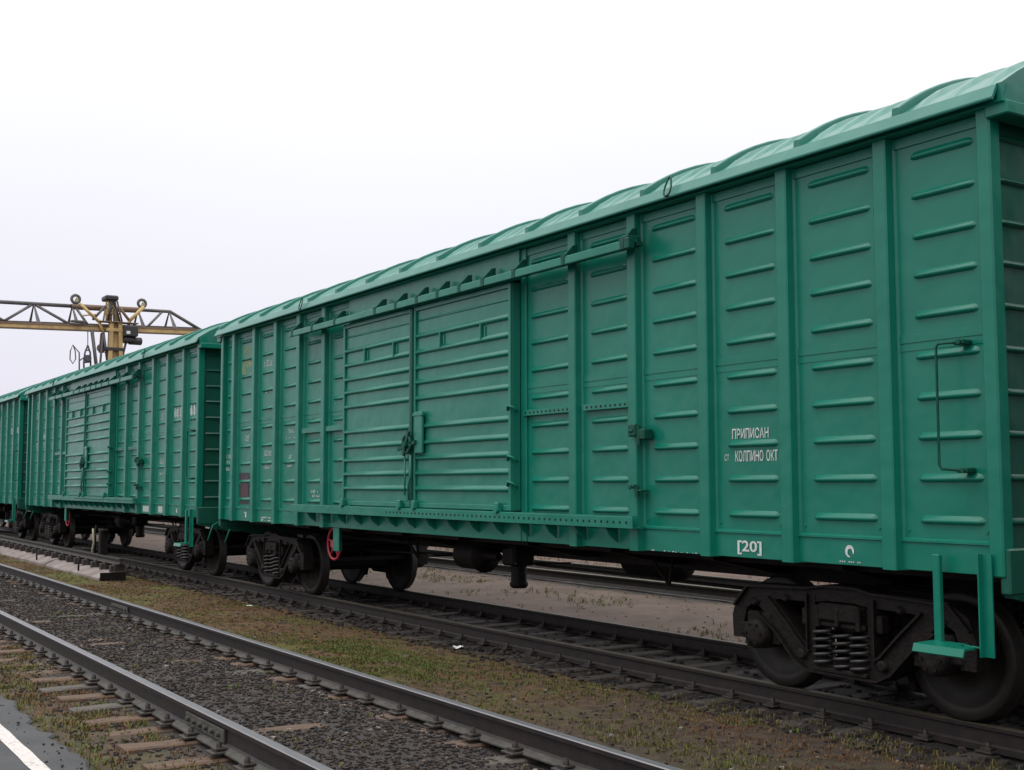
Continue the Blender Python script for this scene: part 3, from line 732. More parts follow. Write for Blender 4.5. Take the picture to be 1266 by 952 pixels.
    mb.box(-.302, -.17, -.045, -.02, .652, .664, .002); P('step_tread', mb, GREEN, st)
    # --- markings kept apart so that copies may drop them
    # --- underframe
    mb = MB(); mb.box(-LBD+.05, -.05, 1.28, 1.62, .86, 1.16, .01); P('centre_sill', mb, BLACK)
    mb = MB(); mb.box(-LBD+.12, -.12, .12, WB-.12, 1.165, 1.20); P('floor_plate', mb, BLACK)
    for i in range(9):
        x = -1.755 - i*(12.24/8)
        mb = MB(); mb.prism([(.30, 1.16), (.30, 1.08), (1.1, .92), (1.8, .92), (2.6, 1.08), (2.6, 1.16)], x-.07, x+.07); P('cross_bearer', mb, BLACK)
    for y in (.50, 2.40):
        mb = MB(); mb.box(-LBD+.3, -.3, y-.05, y+.05, 1.06, 1.162, .006); P('floor_stringer', mb, BLACK)
    # brake gear
    mb = MB(); mb.lathe([(-.52, .08), (-.48, .17), (-.40, .20), (.40, .20), (.48, .17), (.52, .08)], (-5.9, 1.85, .86), 20, 'x'); P('air_reservoir', mb, BLACK)
    mb = MB(); mb.lathe([(-.30, .10), (-.25, .19), (.22, .19), (.24, .22), (.28, .22), (.30, .07), (.6, .05)], (-8.6, 1.0, .84), 20, 'x'); P('brake_cylinder', mb, BLACK)
    mb = MB(); mb.box(-7.92, -7.62, .98, 1.30, .74, 1.15, .03); mb.lathe([(.46, .09), (.49, .115), (.52, .12), (.54, .10), (.76, .10)], (-7.77, 1.15, 0), 16, 'z'); P('air_distributor', mb, BLACK)
    mb = MB(); mb.tube([(-2.8, 1.30, .72), (-7.3, 1.1, .78)], .018, 6); mb.tube([(-12.9, 1.30, .70), (-9.2, 1.1, .80)], .018, 6); mb.bar((-7.3, .8, .80), (-7.3, 1.6, .78), .06, .02, (0,0,1)); mb.bar((-9.2, .6, .80), (-9.2, 1.5, .80), .06, .02, (0,0,1))
    mb.tube([(-1.0, 2.1, 1.0), (-14.7, 2.1, 1.0)], .022, 6)
    P('brake_rods', mb, BLACK)
    for x in (-4.6, -10.2):
        mb = MB(); mb.bar((x, 1.0, 1.1), (x-.25, 1.15, .70), .035, .02); mb.bar((x-.5, 1.0, 1.1), (x-.25, 1.15, .70), .035, .02); P('rod_hanger', mb, BLACK)
    # hand brake wheel
    cx, cy, cz, rr = -11.36, .25, .885, .225
    mb = MB(); mb.tube([(cx+math.cos(2*math.pi*k/28)*rr, cy, cz+math.sin(2*math.pi*k/28)*rr) for k in range(29)], .019, 8, cap=False)
    for k in range(5):
        a = R(90) + 2*math.pi*k/5; mb.tube([(cx, cy, cz), (cx+math.cos(a)*rr, cy, cz+math.sin(a)*rr)], .013, 6)
    mb.lathe([(-.04, .06), (.06, .06)], (cx, cy, cz), 12, 'y')
    hw = P('hand_brake_wheel', mb, RED)
    mb = MB(); mb.tube([(cx, cy+.05, cz), (cx, 1.1, cz)], .018, 8); P('brake_shaft', mb, BLACK, hw)
    mb = MB(); mb.box(-11.03, -10.98, .10, .20, .80, 1.16, .006); mb.box(-11.06, -10.86, .09, .11, .80, 1.16, .006); P('brake_bracket', mb, GREEN)
    # --- bogies
    def bogie(xc):
        YF = 1.018
        b = MB(); b.box(-.24, .24, -1.10, 1.10, .60, .80, .03); b.box(-.34, .34, -.35, .35, .78, .90, .03)
        b.lathe([(.80, .17), (.90, .17)], (0, 0, 0), 16, 'z')
        root_b = link('bogie', b.mesh('bogie', BLACK), root, Vector((xc, WB/2, 0)) - OR)
        # side frame
        sf = MB()
        def sweep(pts, wds, y0, y1):
            pts = [Vector((p[0], 0, p[1])) for p in pts]; vs = []; n = len(pts)
            for i, p in enumerate(pts):
                d = (pts[min(i+1, n-1)] - pts[max(i-1, 0)]).normalized(); nn = Vector((-d.z, 0, d.x)); w_ = wds[i]/2
                for (s_, y) in ((-1, y0), (1, y0), (1, y1), (-1, y1)):
                    q = p + nn*s_*w_; vs.append((q.x, y, q.z))
            fs = [(i*4+k, i*4+(k+1) % 4, (i+1)*4+(k+1) % 4, (i+1)*4+k) for i in range(n-1) for k in range(4)] + [(0,1,2,3), tuple((n-1)*4+k for k in range(4))]
            sf.add(vs, fs)
        # top chord with pedestal ends
        sweep([(-1.19,.42),(-1.19,.60),(-1.14,.74),(-1.0,.82),(-.7,.845),(-.3,.855),(-.15,.88),(.15,.88),(.3,.855),(.7,.845),(1.0,.82),(1.14,.74),(1.19,.60),(1.19,.42)],
              [.13,.15,.16,.16,.12,.12,.13,.13,.12,.12,.16,.16,.15,.13], -.085, .085)
        # thin lips (flanges) standing proud of the chord edges
        sweep([(-1.22,.70),(-1.05,.875),(-.7,.892),(-.34,.905),(-.17,.935),(.17,.935),(.34,.905),(.7,.892),(1.05,.875),(1.22,.70)], [.018]*10, -.12, .12)
        # lower chord
        sweep([(-.88,.78),(-.66,.60),(-.46,.40),(-.36,.32),(-.2,.29),(.2,.29),(.36,.32),(.46,.40),(.66,.60),(.88,.78)], [.17,.16,.17,.17,.12,.12,.17,.17,.16,.17], -.085, .085)
        sweep([(-.80,.80),(-.60,.62),(-.40,.425),(-.33,.39)], [.018]*4, -.12, .12); sweep([(.80,.80),(.60,.62),(.40,.425),(.33,.39)], [.018]*4, -.12, .12)
        sweep([(-.92,.66),(-.70,.50),(-.50,.30),(-.36,.235),(.36,.235),(.50,.30),(.70,.50),(.92,.66)], [.018]*8, -.12, .12)
        for s_ in (-1, 1):
            sweep([(s_*.31,.34),(s_*.31,.86)], [.07,.07], -.09, .09); sweep([(s_*.35,.38),(s_*.35,.86)], [.016,.016], -.12, .12)
            sweep([(s_*.70,.46),(s_*.78,.60),(s_*.84,.72)], [.09,.07,.07], -.08, .08)
            sweep([(s_*.74,.40),(s_*.74,.62)], [.09,.07], -.07, .07)
        sf.box(-.28, .28, -.13, .13, .245, .285, .01)
        for s_ in (-1, 1):
            sf.lathe([(-.125, .03), (-.12, .045), (.1, .045)], (s_*.42, 0, .36), 14, 'y'); sf.lathe([(-.12, .02), (-.10, .035), (.1, .035)], (s_*.60, 0, .80), 10, 'y')
            sf.lathe([(-.11, .02), (-.09, .04), (.1, .04)], (s_*.98, 0, .74), 10, 'y'); sf.box(s_*.98, s_*1.16, -.10, .08, .44, .56, .02)
            sf.box(s_*.36, s_*.42, -.10, .0, .60, .74, .01)
        sfm = sf.mesh('side_frame', BLACK)
        # spring (helix)
        sp = MB(); turns = 5; r_ = .082; h0, h1 = .30, .60; npt = turns*16
        sp.tube([(math.cos(2*math.pi*i/16)*r_, math.sin(2*math.pi*i/16)*r_, h0+(h1-h0)*i/npt) for i in range(npt+1)], .0165, 6)
        spm = sp.mesh('spring', SPRING)
        be = MB(); be.box(-.26, .26, -.12, .12, .60, .66, .02); be.box(-.21, .21, -.14, .10, .655, .80, .02); be.box(-.235, -.19, -.145, .10, .60, .78, .01); be.box(.19, .235, -.145, .10, .60, .78, .01); be.box(-.02, .02, -.15, .0, .62, .76, .008)
        be.box(-.27, .27, .14, .20, .29, .62, .01)
        bem = be.mesh('bolster_end', BLACK)
        ab = MB(); ab.box(-.15, .15, -.10, .13, .52, .66, .02); ab.lathe([(-.17, .05), (-.165, .10), (-.15, .125), (-.05, .135), (.14, .135)], (0, 0, .4785), 24, 'y')
        for k in range(6):
            a = k*math.pi/3; ab.lathe([(-.180, .012), (-.155, .012)], (math.cos(a)*.085, 0, .4785+math.sin(a)*.085), 6, 'y')
        abm = ab.mesh('axle_box', BLACK)
        for s_ in (-1, 1):
            fr = link('side_frame', sfm, root_b, (0, s_*YF, 0), None if s_ < 0 else (0, 0, math.pi))
            be_ = link('bolster_end', bem, root_b, (0, s_*YF, 0), None if s_ < 0 else (0, 0, math.pi))
            for sx in (-.195, 0, .195):
                for yy in (-.075, .095):
                    if sx == 0 and yy < 0: yy = -.055
                    link('spring', spm, root_b, (sx, s_*YF+yy, 0), (0, 0, random.uniform(0, 6)))
            for ax in (-.925, .925):
                link('axle_box', abm, root_b, (ax, s_*YF, 0), None if s_ < 0 else (0, 0, math.pi))
        wh = MB()   # outer face towards -y
        wh.lathe([(.00, .10), (.0, .125), (.045, .14), (.060, .24), (.048, .345), (.012, .375), (.0, .40), (.0, .462), (.010, .4735), (.088, .480), (.100, .492), (.118, .505), (.130, .492), (.130, .40), (.115, .37), (.09, .24), (.13, .14), (.15, .10)], (0, 0, 0), 48, 'y')
        whm = wh.mesh('wheel', WHEEL)
        if False: pass
        axm = MB(); axm.lathe([(-1.02, .065), (-.85, .075), (-.72, .09), (0, .08), (.72, .09), (.85, .075), (1.02, .065)], (0, 0, 0), 16, 'y'); axmm = axm.mesh('axle', BLACK)
        for ax in (-.925, .925):
            link('axle', axmm, root_b, (ax, 0, .478))
            for s_ in (-1, 1):
                link('wheel', whm, root_b, (ax, s_*.85, .478), None if s_ < 0 else (0, 0, math.pi))
            # brake shoes and hangers
            sgn = -1 if ax > 0 else 1
            bs = MB(); 
            for s_ in (-1, 1):
                pts = []
                for k in range(5):
                    a = R(-28+14*k); pts.append(Vector((sgn*(.505*math.cos(a)), 0, .50*math.sin(a)+.40)))
                for k in range(4): bs.bar(pts[k]+Vector((0, s_*.79, 0)), pts[k+1]+Vector((0, s_*.79, 0)), .05, .09)
                bs.bar((sgn*.53, s_*.79, .42), (sgn*.60, s_*.79, .80), .03, .03)
            bs.bar((sgn*.54, -.85, .36), (sgn*.54, .85, .36), .05, .05, (0,0,1))
            link('brake_beam', bs.mesh('brake_beam', BLACK), root_b, (ax, 0, 0))
        bl_ = MB(); bl_.bar((-.5, -.25, .35), (-.2, -.25, .98), .05, .025); bl_.bar((.5, .25, .35), (.2, .25, .98), .05, .025); bl_.bar((-.5, -.25, .38), (.5, .25, .42), .04, .04); bl_.box(-1.25, -1.15, -1.0, 1.0, .52, .60, .01); bl_.box(1.15, 1.25, -1.0, 1.0, .52, .60, .01)
        link('brake_lever', bl_.mesh('brake_lever', BLACK), root_b)
        return root_b
    bogie(-1.755); bogie(-1.755-12.24)
    return root

car1 = build_boxcar()
car1['label'] = 'nearest green boxcar with lettering, filling the right of the picture'
def kids(o): return [c for c in bpy.data.objects if c.parent == o]
KID = {}
for o in bpy.data.objects:
    if o.parent: KID.setdefault(o.parent.name, []).append(o)
def copy_tree(o, parent=None):
    c = o.copy(); col.objects.link(c)
    if parent: c.parent = parent
    for ch in KID.get(o.name, []): copy_tree(ch, c)
    return c
car2 = copy_tree(car1); car2.location.x -= 16.97; car2['label'] = 'second green boxcar, coupled behind the nearest one, with two white squares on its sill'
shade_car = copy_tree(car1); shade_car.location.x += 16.97; shade_car['label'] = 'unseen green boxcar added past the right picture edge to shade the end wall of the nearest one'  # added car out of view, keeps sky light off the nearest end wall
car3 = copy_tree(car1); car3.location.x -= 33.94; car3['label'] = 'farthest green boxcar, cut off by the left picture edge'

# markings ------------------------------------------------------------
def text(s_, x, z, h, wfac, parent, dx=0.0, mt=WHITE, y=PY-.005, align='LEFT', name='lettering', bold=0.0):
    cu = bpy.data.curves.new(name, 'FONT'); cu.body = s_; cu.size = 1.0; cu.extrude = 0.0; cu.offset = bold; cu.resolution_u = 3
    tmp = bpy.data.objects.new('tmp', cu); col.objects.link(tmp)
    dg = bpy.context.evaluated_depsgraph_get(); me = bpy.data.meshes.new_from_object(tmp.evaluated_get(dg))
    col.objects.unlink(tmp); bpy.data.objects.remove(tmp)
    xs_ = [v.co.x for v in me.vertices]; ys_ = [v.co.y for v in me.vertices]
    x0_, x1_, y0_, y1_ = min(xs_), max(xs_), min(ys_), max(ys_)
    kx = wfac/(x1_-x0_); kz = h/(y1_-y0_)
    for v in me.vertices:
        a, b = (v.co.x-x0_)*kx, (v.co.y-y0_)*kz
        v.co = (x+a, y, z+b)
    me.materials.clear(); me.materials.append(mt)
    o = link(name, me, parent); o.location = -Vector(OR); return o
def patch(name, rects, mt, parent, y=PY-.004):
    mb = MB()
    for xa, xb, z0, z1 in rects: mb.box(xa, xb, y, y+.003, z0, z1)
    return link(name, mb.mesh(name, mt, OR), parent)
text('ПРИПИСАН', -2.70, 2.150, .090, .44, car1, bold=.01)
text('СТ', -2.80, 1.965, .055, .055, car1)
text('КОЛПИНО', -2.665, 1.955, .095, .34, car1, bold=.01)
text('ОКТ', -2.290, 1.955, .095, .13, car1, bold=.01)
text('[20]', -2.64, 1.165, .12, .29, car1, bold=.02, y=PY-.021)
# crescent mark on the sill
mb = MB(); cxm, czm = -1.395, 1.245; n = 22; vs = []
for k in range(n+1):
    a = R(-45) + R(300)*k/n; wv = .008 + .026*math.sin(math.pi*k/n)**.6
    if k > n*.8: wv *= .75
    ro, ri = .048+wv*.35, .048-wv*.65
    ang = a + R(20)
    vs += [(cxm+math.cos(ang)*ro*.78, PY-.021, czm+math.sin(ang)*ro*.85), (cxm+math.cos(ang)*ri*.78, PY-.021, czm+math.sin(ang)*ri*.85)]
mb.add(vs, [(2*k, 2*k+1, 2*k+3, 2*k+2) for k in range(n)]); link('crescent_mark', mb.mesh('crescent_mark', WHITE, OR), car1)

def strokes(x0_, x1_, z0_, z1_, rows, seed):
    rnd = random.Random(seed); r_ = []; dz = (z1_-z0_)/rows
    for k in range(rows):
        x = x0_
        while x < x1_-.02:
            wd = rnd.uniform(.024, .042)
            if rnd.random() < .8:
                a = z0_+k*dz+dz*.12; b = z0_+k*dz+dz*rnd.uniform(.6, .85)
                r_.append((x, x+wd*.55, a, b))
                if rnd.random() < .6: r_.append((x+wd*.55, x+wd*1.4, a if rnd.random() < .5 else b-.018, (a if rnd.random() < .5 else b-.018)+.018) if False else (x+wd*.55, x+wd*1.3, a, a+.018))
                if rnd.random() < .5: r_.append((x+wd*.55, x+wd*1.3, b-.018, b))
            x += wd*1.75
    return r_
for i, (a, b, c0, c1, rws) in enumerate([(-15.60,-15.2,1.98,2.30,3), (-14.70,-14.42,2.46,2.64,1), (-13.85,-13.40,2.20,2.34,1), (-13.8,-13.4,2.0,2.08,1), (-12.85,-12.45,2.46,2.50,1), (-12.74,-12.58,2.54,2.64,1), (-12.85,-12.45,2.02,2.07,1), (-12.72,-12.6,2.14,2.24,1), (-11.85,-11.5,1.56,1.68,2), (-13.85,-13.45,3.66,3.82,1), (-13.75,-13.45,3.24,3.27,1)]):
    patch('faded_marking', strokes(a, b, c0, c1, rws, i), FADED, car1)
patch('faded_marking', [(-1.50+.022*k, -1.487+.022*k, 1.160, 1.172) for k in range(10) if k not in (3, 7)], FADED, car1, y=PY-.0205)
patch('faded_marking', strokes(-13.85, -13.35, 1.155, 1.24, 2, 30), WHITE, car1, y=PY-.0205)
patch('faded_marking', [(-14.58,-14.53,1.20,1.29),(-14.62,-14.56,1.27,1.29)], WHITE, car1, y=PY-.0205)
patch('ochre_patch', [(-14.88,-14.28,3.62,3.86),(-14.80,-14.28,3.91,4.10)], OCHRE, car1)
patch('dark_plate', [(-14.94,-14.38,1.535,1.77),(-14.94,-14.38,1.83,1.95),(-14.94,-14.38,1.42,1.47)], DARKP, car1)
patch('maroon_panel', [(-14.80,-14.48,1.535,1.77),(-14.80,-14.48,1.83,1.90)], MAROON, car1, y=PY-.008)
# flaked paint along the sill
rnd = random.Random(5)
patch('flaked_paint', [(x, x+rnd.uniform(.006,.018), 1.143, 1.143+rnd.uniform(.004,.011)) for x in [-3.80,-3.78,-3.62,-3.55,-3.5,-3.46,-3.38,-3.3,-3.22,-3.18,-3.1,-3.05]], WHITE, car1, y=PY-.0205)['kind'] = 'stuff'
patch('white_square', [(-3.72,-3.28,1.18,1.30)], FADED, car2, y=PY-.0205)
patch('white_square', [(-2.62,-2.32,1.18,1.31)], FADED, car2, y=PY-.0205)
patch('faded_marking', [(-1.42,-1.36,1.2,1.28)], WHITE, car2, y=PY-.0205)
patch('faded_marking', strokes(-1.70,-1.12,3.06,3.27,1,41)+[(-1.65,-1.1,3.005,3.03),(-1.5,-1.45,3.06,3.27),(-1.32,-1.27,3.06,3.27),(-1.68,-1.64,3.06,3.27)], WHITE, car2)
patch('faded_marking', strokes(-.70,-.25,3.06,3.28,1,42)+[(-.66,-.61,3.06,3.28),(-.48,-.43,3.06,3.28)], WHITE, car2)
patch('faded_marking', strokes(-2.55,-2.4,3.04,3.24,1,43), FADED, car2)
patch('faded_marking', strokes(-2.6,-2.3,2.15,2.3,1,44)+strokes(-2.6,-2.3,1.93,2.02,1,45), FADED, car2)
patch('ochre_patch', [(-14.88,-14.28,3.62,3.86),(-14.80,-14.28,3.91,4.10)], OCHRE, car2)
for i, (a, b, c0, c1) in enumerate([(-15.6,-15.2,2.9,3.2), (-14.8,-14.3,2.72,2.96), (-13.85,-13.3,2.74,3.2), (-15.6,-15.2,1.9,2.3), (-12.8,-12.4,2.02,2.1), (-11.8,-11.5,1.56,1.7)]):
    patch('faded_marking', strokes(a, b, c0, c1, 2, 60+i), WHITE, car2)
patch('faded_marking', strokes(-.75,-.2,3.3,3.6,1,71)+strokes(-1.75,-1.15,3.3,3.6,1,72), WHITE, car3)

# ------------------------------------------------------------------ concrete plinth with short rail, point lever
pl = empty('rail_plinth', (-20, -1.0, -.15), 'pale concrete plinth carrying a short dark rail, left between the tracks', 'concrete plinth')
px0, px1 = -52.0, -19.5
nsl = 13
for i in range(nsl):
    xa = px1 - i*2.5; xb = xa - 2.46; rnd = random.Random(i)
    mb = MB(); dz = rnd.uniform(-.012, .012)
    mb.prism([(-1.10, -.26), (-1.10, -.10+dz), (-1.07, -.07+dz), (-.84, .02+dz), (-.60, .03+dz), (-.60, -.26)], xb, xa)
    link('slab', mb.mesh('slab', CONC, (-20, -1.0, -.15)), pl)
mb = MB(); mb.prism([(a-.70, b+.285) for a, b in rail_prof(.12)], px0+12, px1+.1); link('short_rail', mb.mesh('short_rail', [RAILS], (-20, -1.0, -.15)), pl)
mb = MB(); mb.box(-.10, .10, -.80, -.60, .02, .185, .006); mb.box(-.06, .06, -.87, -.78, .02, .15, .01); ch = mb.mesh('rail_chair', CLIP)
x = px1 - .1
while x > -40:
    link('rail_chair', ch, pl, (x+20, 1.0, .15)); x -= .75
mb = MB(); mb.box(px1+.005, px1+.03, -1.08, -.58, -.26, .02, .004); link('end_plate', mb.mesh('end_plate', BLACK, (-20, -1.0, -.15)), pl)
for x in (-21.4, -25.6, -30.5):
    mb = MB(); mb.tube([(x, -1.05, -.05), (x, -1.05, .17)], .02, 6); link('pin', mb.mesh('pin', BLACK, (-20, -1.0, -.15)), pl)

pv = empty('point_lever', (-21.7, -.55, .05), 'dark railway point lever stand with a pale curved handle on the concrete plinth', 'point lever')
V = (-21.7, -.55, .05)
mb = MB(); mb.box(-21.9, -21.45, -.62, -.40, .05, .16, .01); mb.box(-21.72, -21.56, -.58, -.42, .15, .80, .015); mb.box(-21.85, -21.45, -.56, -.44, .74, .80, .01); link('stand', mb.mesh('stand', BLACK, V), pv)
mb = MB(); mb.tube([(-21.95, -.62, .12), (-21.98, -.64, .35), (-21.86, -.64, .50), (-21.92, -.64, .66), (-21.94, -.64, .80)], .022, 8); link('lever', mb.mesh('lever', PALE, V), pv)
mb = MB(); mb.tube([(-22.3, -.5, .12), (-22.3, -.5, .72), (-22.25, -.5, .86)], .018, 6); mb.tube([(-22.3, -.5, .66), (-21.5, -.5, .72)], .016, 6); link('stay', mb.mesh('stay', BLACK, V), pv)

# litter
def litter(x, y, s_, label, seed, z=None):
    rnd = random.Random(seed); mb = MB(); n = 4; z0 = (gh(x, y)+.01) if z is None else z
    for j in range(n):
        for i in range(n):
            mb.v.append(((i/(n-1)-.5)*s_*1.5+rnd.uniform(-.1,.1)*s_, (j/(n-1)-.5)*s_+rnd.uniform(-.1,.1)*s_, rnd.uniform(0, .35)*s_))
    for j in range(n-1):
        for i in range(n-1): a = j*n+i; mb.f.append((a, a+1, a+n+1, a+n)); mb.mi.append(0); mb.sm.append(False)
    o = link('crumpled_paper', mb.mesh('crumpled_paper', PAPER, fix=False), None, (x, y, z0), (0, 0, rnd.uniform(0, 3)))
    o.modifiers.new('thick', 'SOLIDIFY').thickness = .002
    thing(o, label, 'litter')
litter(-7.6, .18, .11, 'crumpled white paper on the verge just in front of the dark track', 1)
litter(-13.2, -.35, .06, 'tiny white paper scrap in the brown grass left of the middle, behind the near track', 2)
litter(-5.55, -4.75, .05, 'white paper scrap beside the near rail at the lower left, by the asphalt', 3)

# ------------------------------------------------------------------ gantry crane
XC = -78.0
FY, CO = None, Vector((5.13536, -7.18471, 1.78555))
def ray(u, v, X):       # pixel of the photograph -> point on the vertical plane x = X (used once, for measuring)
    d = Fv*1499.04 + Rv*(u-633) - Uv*(v-476); k = (X-CO.x)/d.x; p = CO + d*k; return (X, p.y, p.z)
G = ray(140, 400, XC)
crane = empty('gantry_crane', (XC, G[1], 0), 'yellow gantry crane with a grey lattice boom rising behind the boxcars', 'crane')
CO_ = (XC, G[1], 0)
def C(name, mb, mt, parent=None): return link(name, mb.mesh(name, mt, CO_), parent or crane)
def q(u, v, dx=0.0): a = ray(u, v, XC); return (a[0]+dx, a[1], a[2])
def bx0(u0, v0, u1, v1, xa, xb, bev=.05):
    a, b = q(u0, v0), q(u1, v1); m_ = MB(); m_.box(XC+xa, XC+xb, a[1], b[1], b[2], a[2], bev); return m_
# bottom box girders (front yellow, rear dark), run on beyond the picture edge
yl, yr = q(-260, 392), q(262, 412)
mb = MB()
a0, a1 = q(-200, 394.5), q(248, 411.5)
mb.bar(a0, a1, .34, .35, (1,0,0)); C('lower_girder', mb, YEL)
mb = MB(); mb.bar(q(-200, 391.2), q(247, 408.2), .14, .42, (1,0,0)); mb.bar(q(-200, 397.4, .05), q(249, 414.3, .05), .07, .46, (1,0,0)); C('girder_flanges', mb, CBRN)
mb = MB(); b0, b1 = q(-200, 386.5, -2.2), q(256, 403.5, -2.2); mb.bar(b0, b1, .30, .30, (1,0,0)); C('rear_girder', mb, CDK)
top = lambda u: 370.0 + (u)*0.0575 + (0.5 if u > 0 else 0)
mb = MB(); mb.tube([q(-200, top(-200), -1.1), q(93, top(93), -1.1)], .13, 8); mb.tube([q(178, top(178), -1.1), q(216, top(216), -1.1), q(256, 407, -1.1)], .12, 8); C('top_chord', mb, CDK)
mb = MB(); mb.tube([q(93, top(93)+.5, -1.1), q(178, top(178)+.5, -1.1)], .20, 8); C('top_chord_centre', mb, CBRN)
for u in (-128, -84, -40, 3-40+37, 46, 94, 176, 215):
    if u == 0: continue
    for du in (-4.2, -2.2, 0.1, 2.2, 4.2):
        mb = MB(); mb.tube([q(u, top(u), -1.1), q(u+du, 399+u*.04+(0 if du > 0 else -3), 0 if du > 0 else -1.6)], .042, 5); C('hanger', mb, CDK)
for ua, ub in ((44, 6), (48, 84), (-40, 4), (-44, -80), (206, 182), (98, 108), (-84+0, -124)):
    mb = MB(); mb.tube([q(ua, top(ua)+1, -1.1), q(ub, 396+ub*.045, 0)], .095, 6); C('diagonal', mb, CDK)
for ua, va, ub, vb, r_, mt_ in ((97, 376, 120, 398, .17, YEL), (176, 380, 158, 398, .19, YEL), (129, 379, 113, 396, .14, CDK), (146, 381, 158, 397, .16, CBRN), (120, 396, 126, 412, .17, YEL), (126, 411, 131, 446, .15, CDK), (158, 397, 155, 420, .15, PALE), (155, 420, 150, 440, .13, CDK), (112, 408, 119.5, 470, .19, CDK), (126, 408, 120.5, 470, .12, CDK), (100, 391, 121, 389, .08, YEL)):
    mb = MB(); mb.tube([q(ua, va, .35), q(ub, vb, .35)], r_*.62, 8); C('strut', mb, mt_)
for u0, u1, k in ((131, 126.5, 0), (133.5, 130, 1), (135, 133, 2), (136.5, 136.5, 0), (138, 139, 2), (140, 142, 1), (141.5, 145, 0), (143, 149, 2), (136, 131, 3), (139, 146, 3)):
    mb = MB(); mb.tube([q(u0, 373, .2+.1*k), q(u1, 399, .2+.1*k)], .062, 6); C('tower_strut', mb, (YEL, PALE, CBRN, CBLK)[k])
for v_ in (381, 388):
    mb = MB(); mb.tube([q(129.5, v_, .3), q(146, v_+.8, .3)], .06, 6); C('tower_tie', mb, YEL)
C('tower_core', bx0(134.5, 374, 140.5, 398, -.9, -.3), YEL)
mb = MB(); A_ = q(127, 367.5); B_ = q(145, 373.5); mb.box(XC-.6, XC+.6, A_[1]+.05, B_[1]-.05, B_[2]+.02, B_[2]+.36, .08); C('tower_cap', mb, CBLK)
for u, v in ((94, 369.5), (176, 375)):
    p = q(u, v); mb = MB(); mb.tube([(p[0]-.1, p[1]+math.cos(2*math.pi*k/24)*.26, p[2]+math.sin(2*math.pi*k/24)*.26) for k in range(25)], .10, 8, cap=False); sh = C('sheave', mb, CDK)
    mb = MB(); mb.lathe([(.0, .13), (.06, .13)], (p[0]-.05, p[1]+.06, p[2]-.08), 12, 'x'); mb.bar((p[0]-.05, p[1], p[2]-.26), (p[0]-.05, p[1]+.04, p[2]+.1), .08, .06, (1,0,0)); C('hub', mb, PALE, sh)
# leg column: two posts with rungs, on down to the ground
lp = [q(135, 402, .4), q(147, 403, .4)]
for k, (ut, ub) in enumerate(((135.5, 133), (146, 147))):
    t_, b_ = q(ut, 400, .4), q(ub, 452, .4); d = Vector(b_) - Vector(t_); foot = Vector(t_) + d*(t_[2]/(t_[2]-b_[2]))
    mb = MB(); mb.bar(t_, (foot.x, foot.y, -.2), .26, .4, (1,0,0)); C('leg_post', mb, YEL)
t_, f_ = Vector(q(140.7, 400, .4)), Vector(q(140, 452, .4))
d_ = (f_-t_); 
mb = MB(); foot = t_ + d_*(t_.z/(t_.z-f_.z)); mb.bar((t_.x-.1, t_.y, t_.z), (foot.x-.1, foot.y, -.2), .80, .06, (1,0,0)); C('leg_web', mb, YEL)
for k in range(9):
    z = t_.z - .5 - k*1.3
    mb = MB(); mb.box(XC+.3, XC+.62, t_.y-.62, t_.y+.62, z-.11, z+.11, .02); C('rung', mb, YEL if k % 2 == 0 else CBLK)
for yy in (-1.8, 1.8):
    mb = MB(); mb.box(XC-2.5, XC+2.5, t_.y+yy-.3, t_.y+yy+.3, -.1, .8, .1); C('bogie_beam', mb, YEL)
mb = MB(); mb.bar(q(112, 470, .3), (XC, q(112,470)[1]-2, -.2), .3, .3, (1,0,0)); C('leg_brace', mb, CDK)
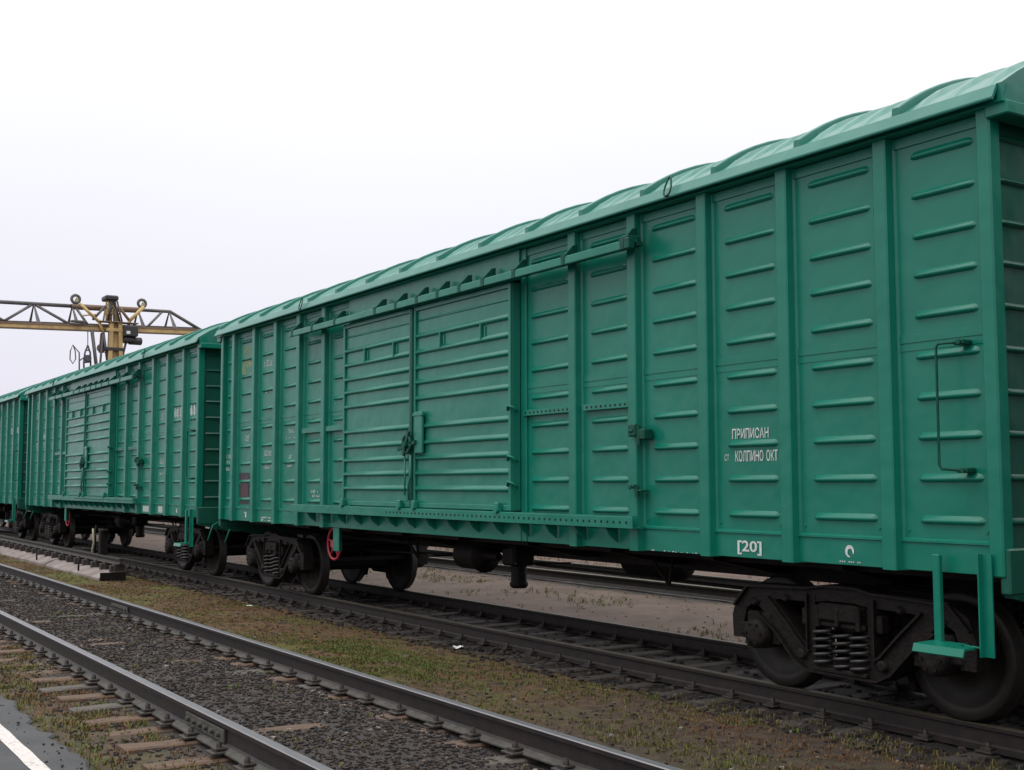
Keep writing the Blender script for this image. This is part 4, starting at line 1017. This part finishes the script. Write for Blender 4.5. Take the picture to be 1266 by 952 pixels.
# cab and winch
def bx(u0, v0, u1, v1, xa, xb, bev=.05):
    a, b = q(u0, v0), q(u1, v1); m_ = MB(); m_.box(XC+xa, XC+xb, a[1], b[1], b[2], a[2], bev); return m_
cab = C('cab', bx(149, 404, 166, 418, -.8, 1.0), CBLK)
C('cab_window', bx(151.5, 411, 156, 415, 1.0, 1.03, .01), PAPER, cab)
C('cab_floor', bx(150, 418, 162, 424, -.6, .8), CBLK, cab)
p = q(165, 422.5); mb = MB(); mb.lathe([(-.45, .18), (-.40, .26), (.40, .26), (.45, .18)], (p[0]+.4, p[1], p[2]), 16, 'y'); C('winch_drum', mb, CBLK)
C('walkway', bx(120, 397.5, 168, 402, .05, .75, .02), CBRN)
C('walkway_gear', bx(86, 396.5, 104, 400, .1, .6, .02), CDK)
# hoist block and rope loop hanging behind the train
hb = empty('hoist_block', q(108, 452), 'small dark hoist block with a hanging rope loop left of the crane leg', 'hoist block'); hl = hb.location.copy()
def H(name, mb, mt): return link(name, mb.mesh(name, mt, tuple(hl)), hb)
mb = MB(); mb.tube([q(108.5, 400), q(108.5, 428)], .03, 5); H('rope', mb, CDK)
mb = MB(); mb.tube([q(108.5, 427), q(105, 436), q(103.5, 448), q(104, 458)], .06, 6); mb.tube([q(108.5, 427), q(111.5, 436), q(112, 448), q(112, 458)], .06, 6); mb.tube([q(104, 440), q(112, 440)], .07, 6); mb.tube([q(103.5, 448), q(112, 447)], .07, 6); mb.tube([q(105, 433), q(111, 433)], .05, 6); H('frame', mb, CDK)
mb = MB(); mb.lathe([(-.15, .22), (.15, .22)], q(108.5, 443), 12, 'x'); H('sheave', mb, CDK)
mb = MB(); mb.tube([q(98, 452), q(98, 436), q(90, 426.5), q(87, 434), q(86.5, 444), q(90, 449.5), q(93.5, 444), q(93, 434), q(90.5, 427)], .04, 6); H('rope_loop', mb, CDK)
mb = MB(); mb.tube([q(98, 436), q(98, 462)], .05, 6); mb.tube([q(98, 446), q(104, 442)], .04, 6); H('post', mb, CDK)
bl = MB(); bl.tube([q(125.5, 412), q(125.5, 436)], .10, 8, radii=[.08, .2]); bl.lathe([(-.2, .28), (.2, .28)], q(125.5, 430), 14, 'x'); C('pulley_block', bl, CBRN)
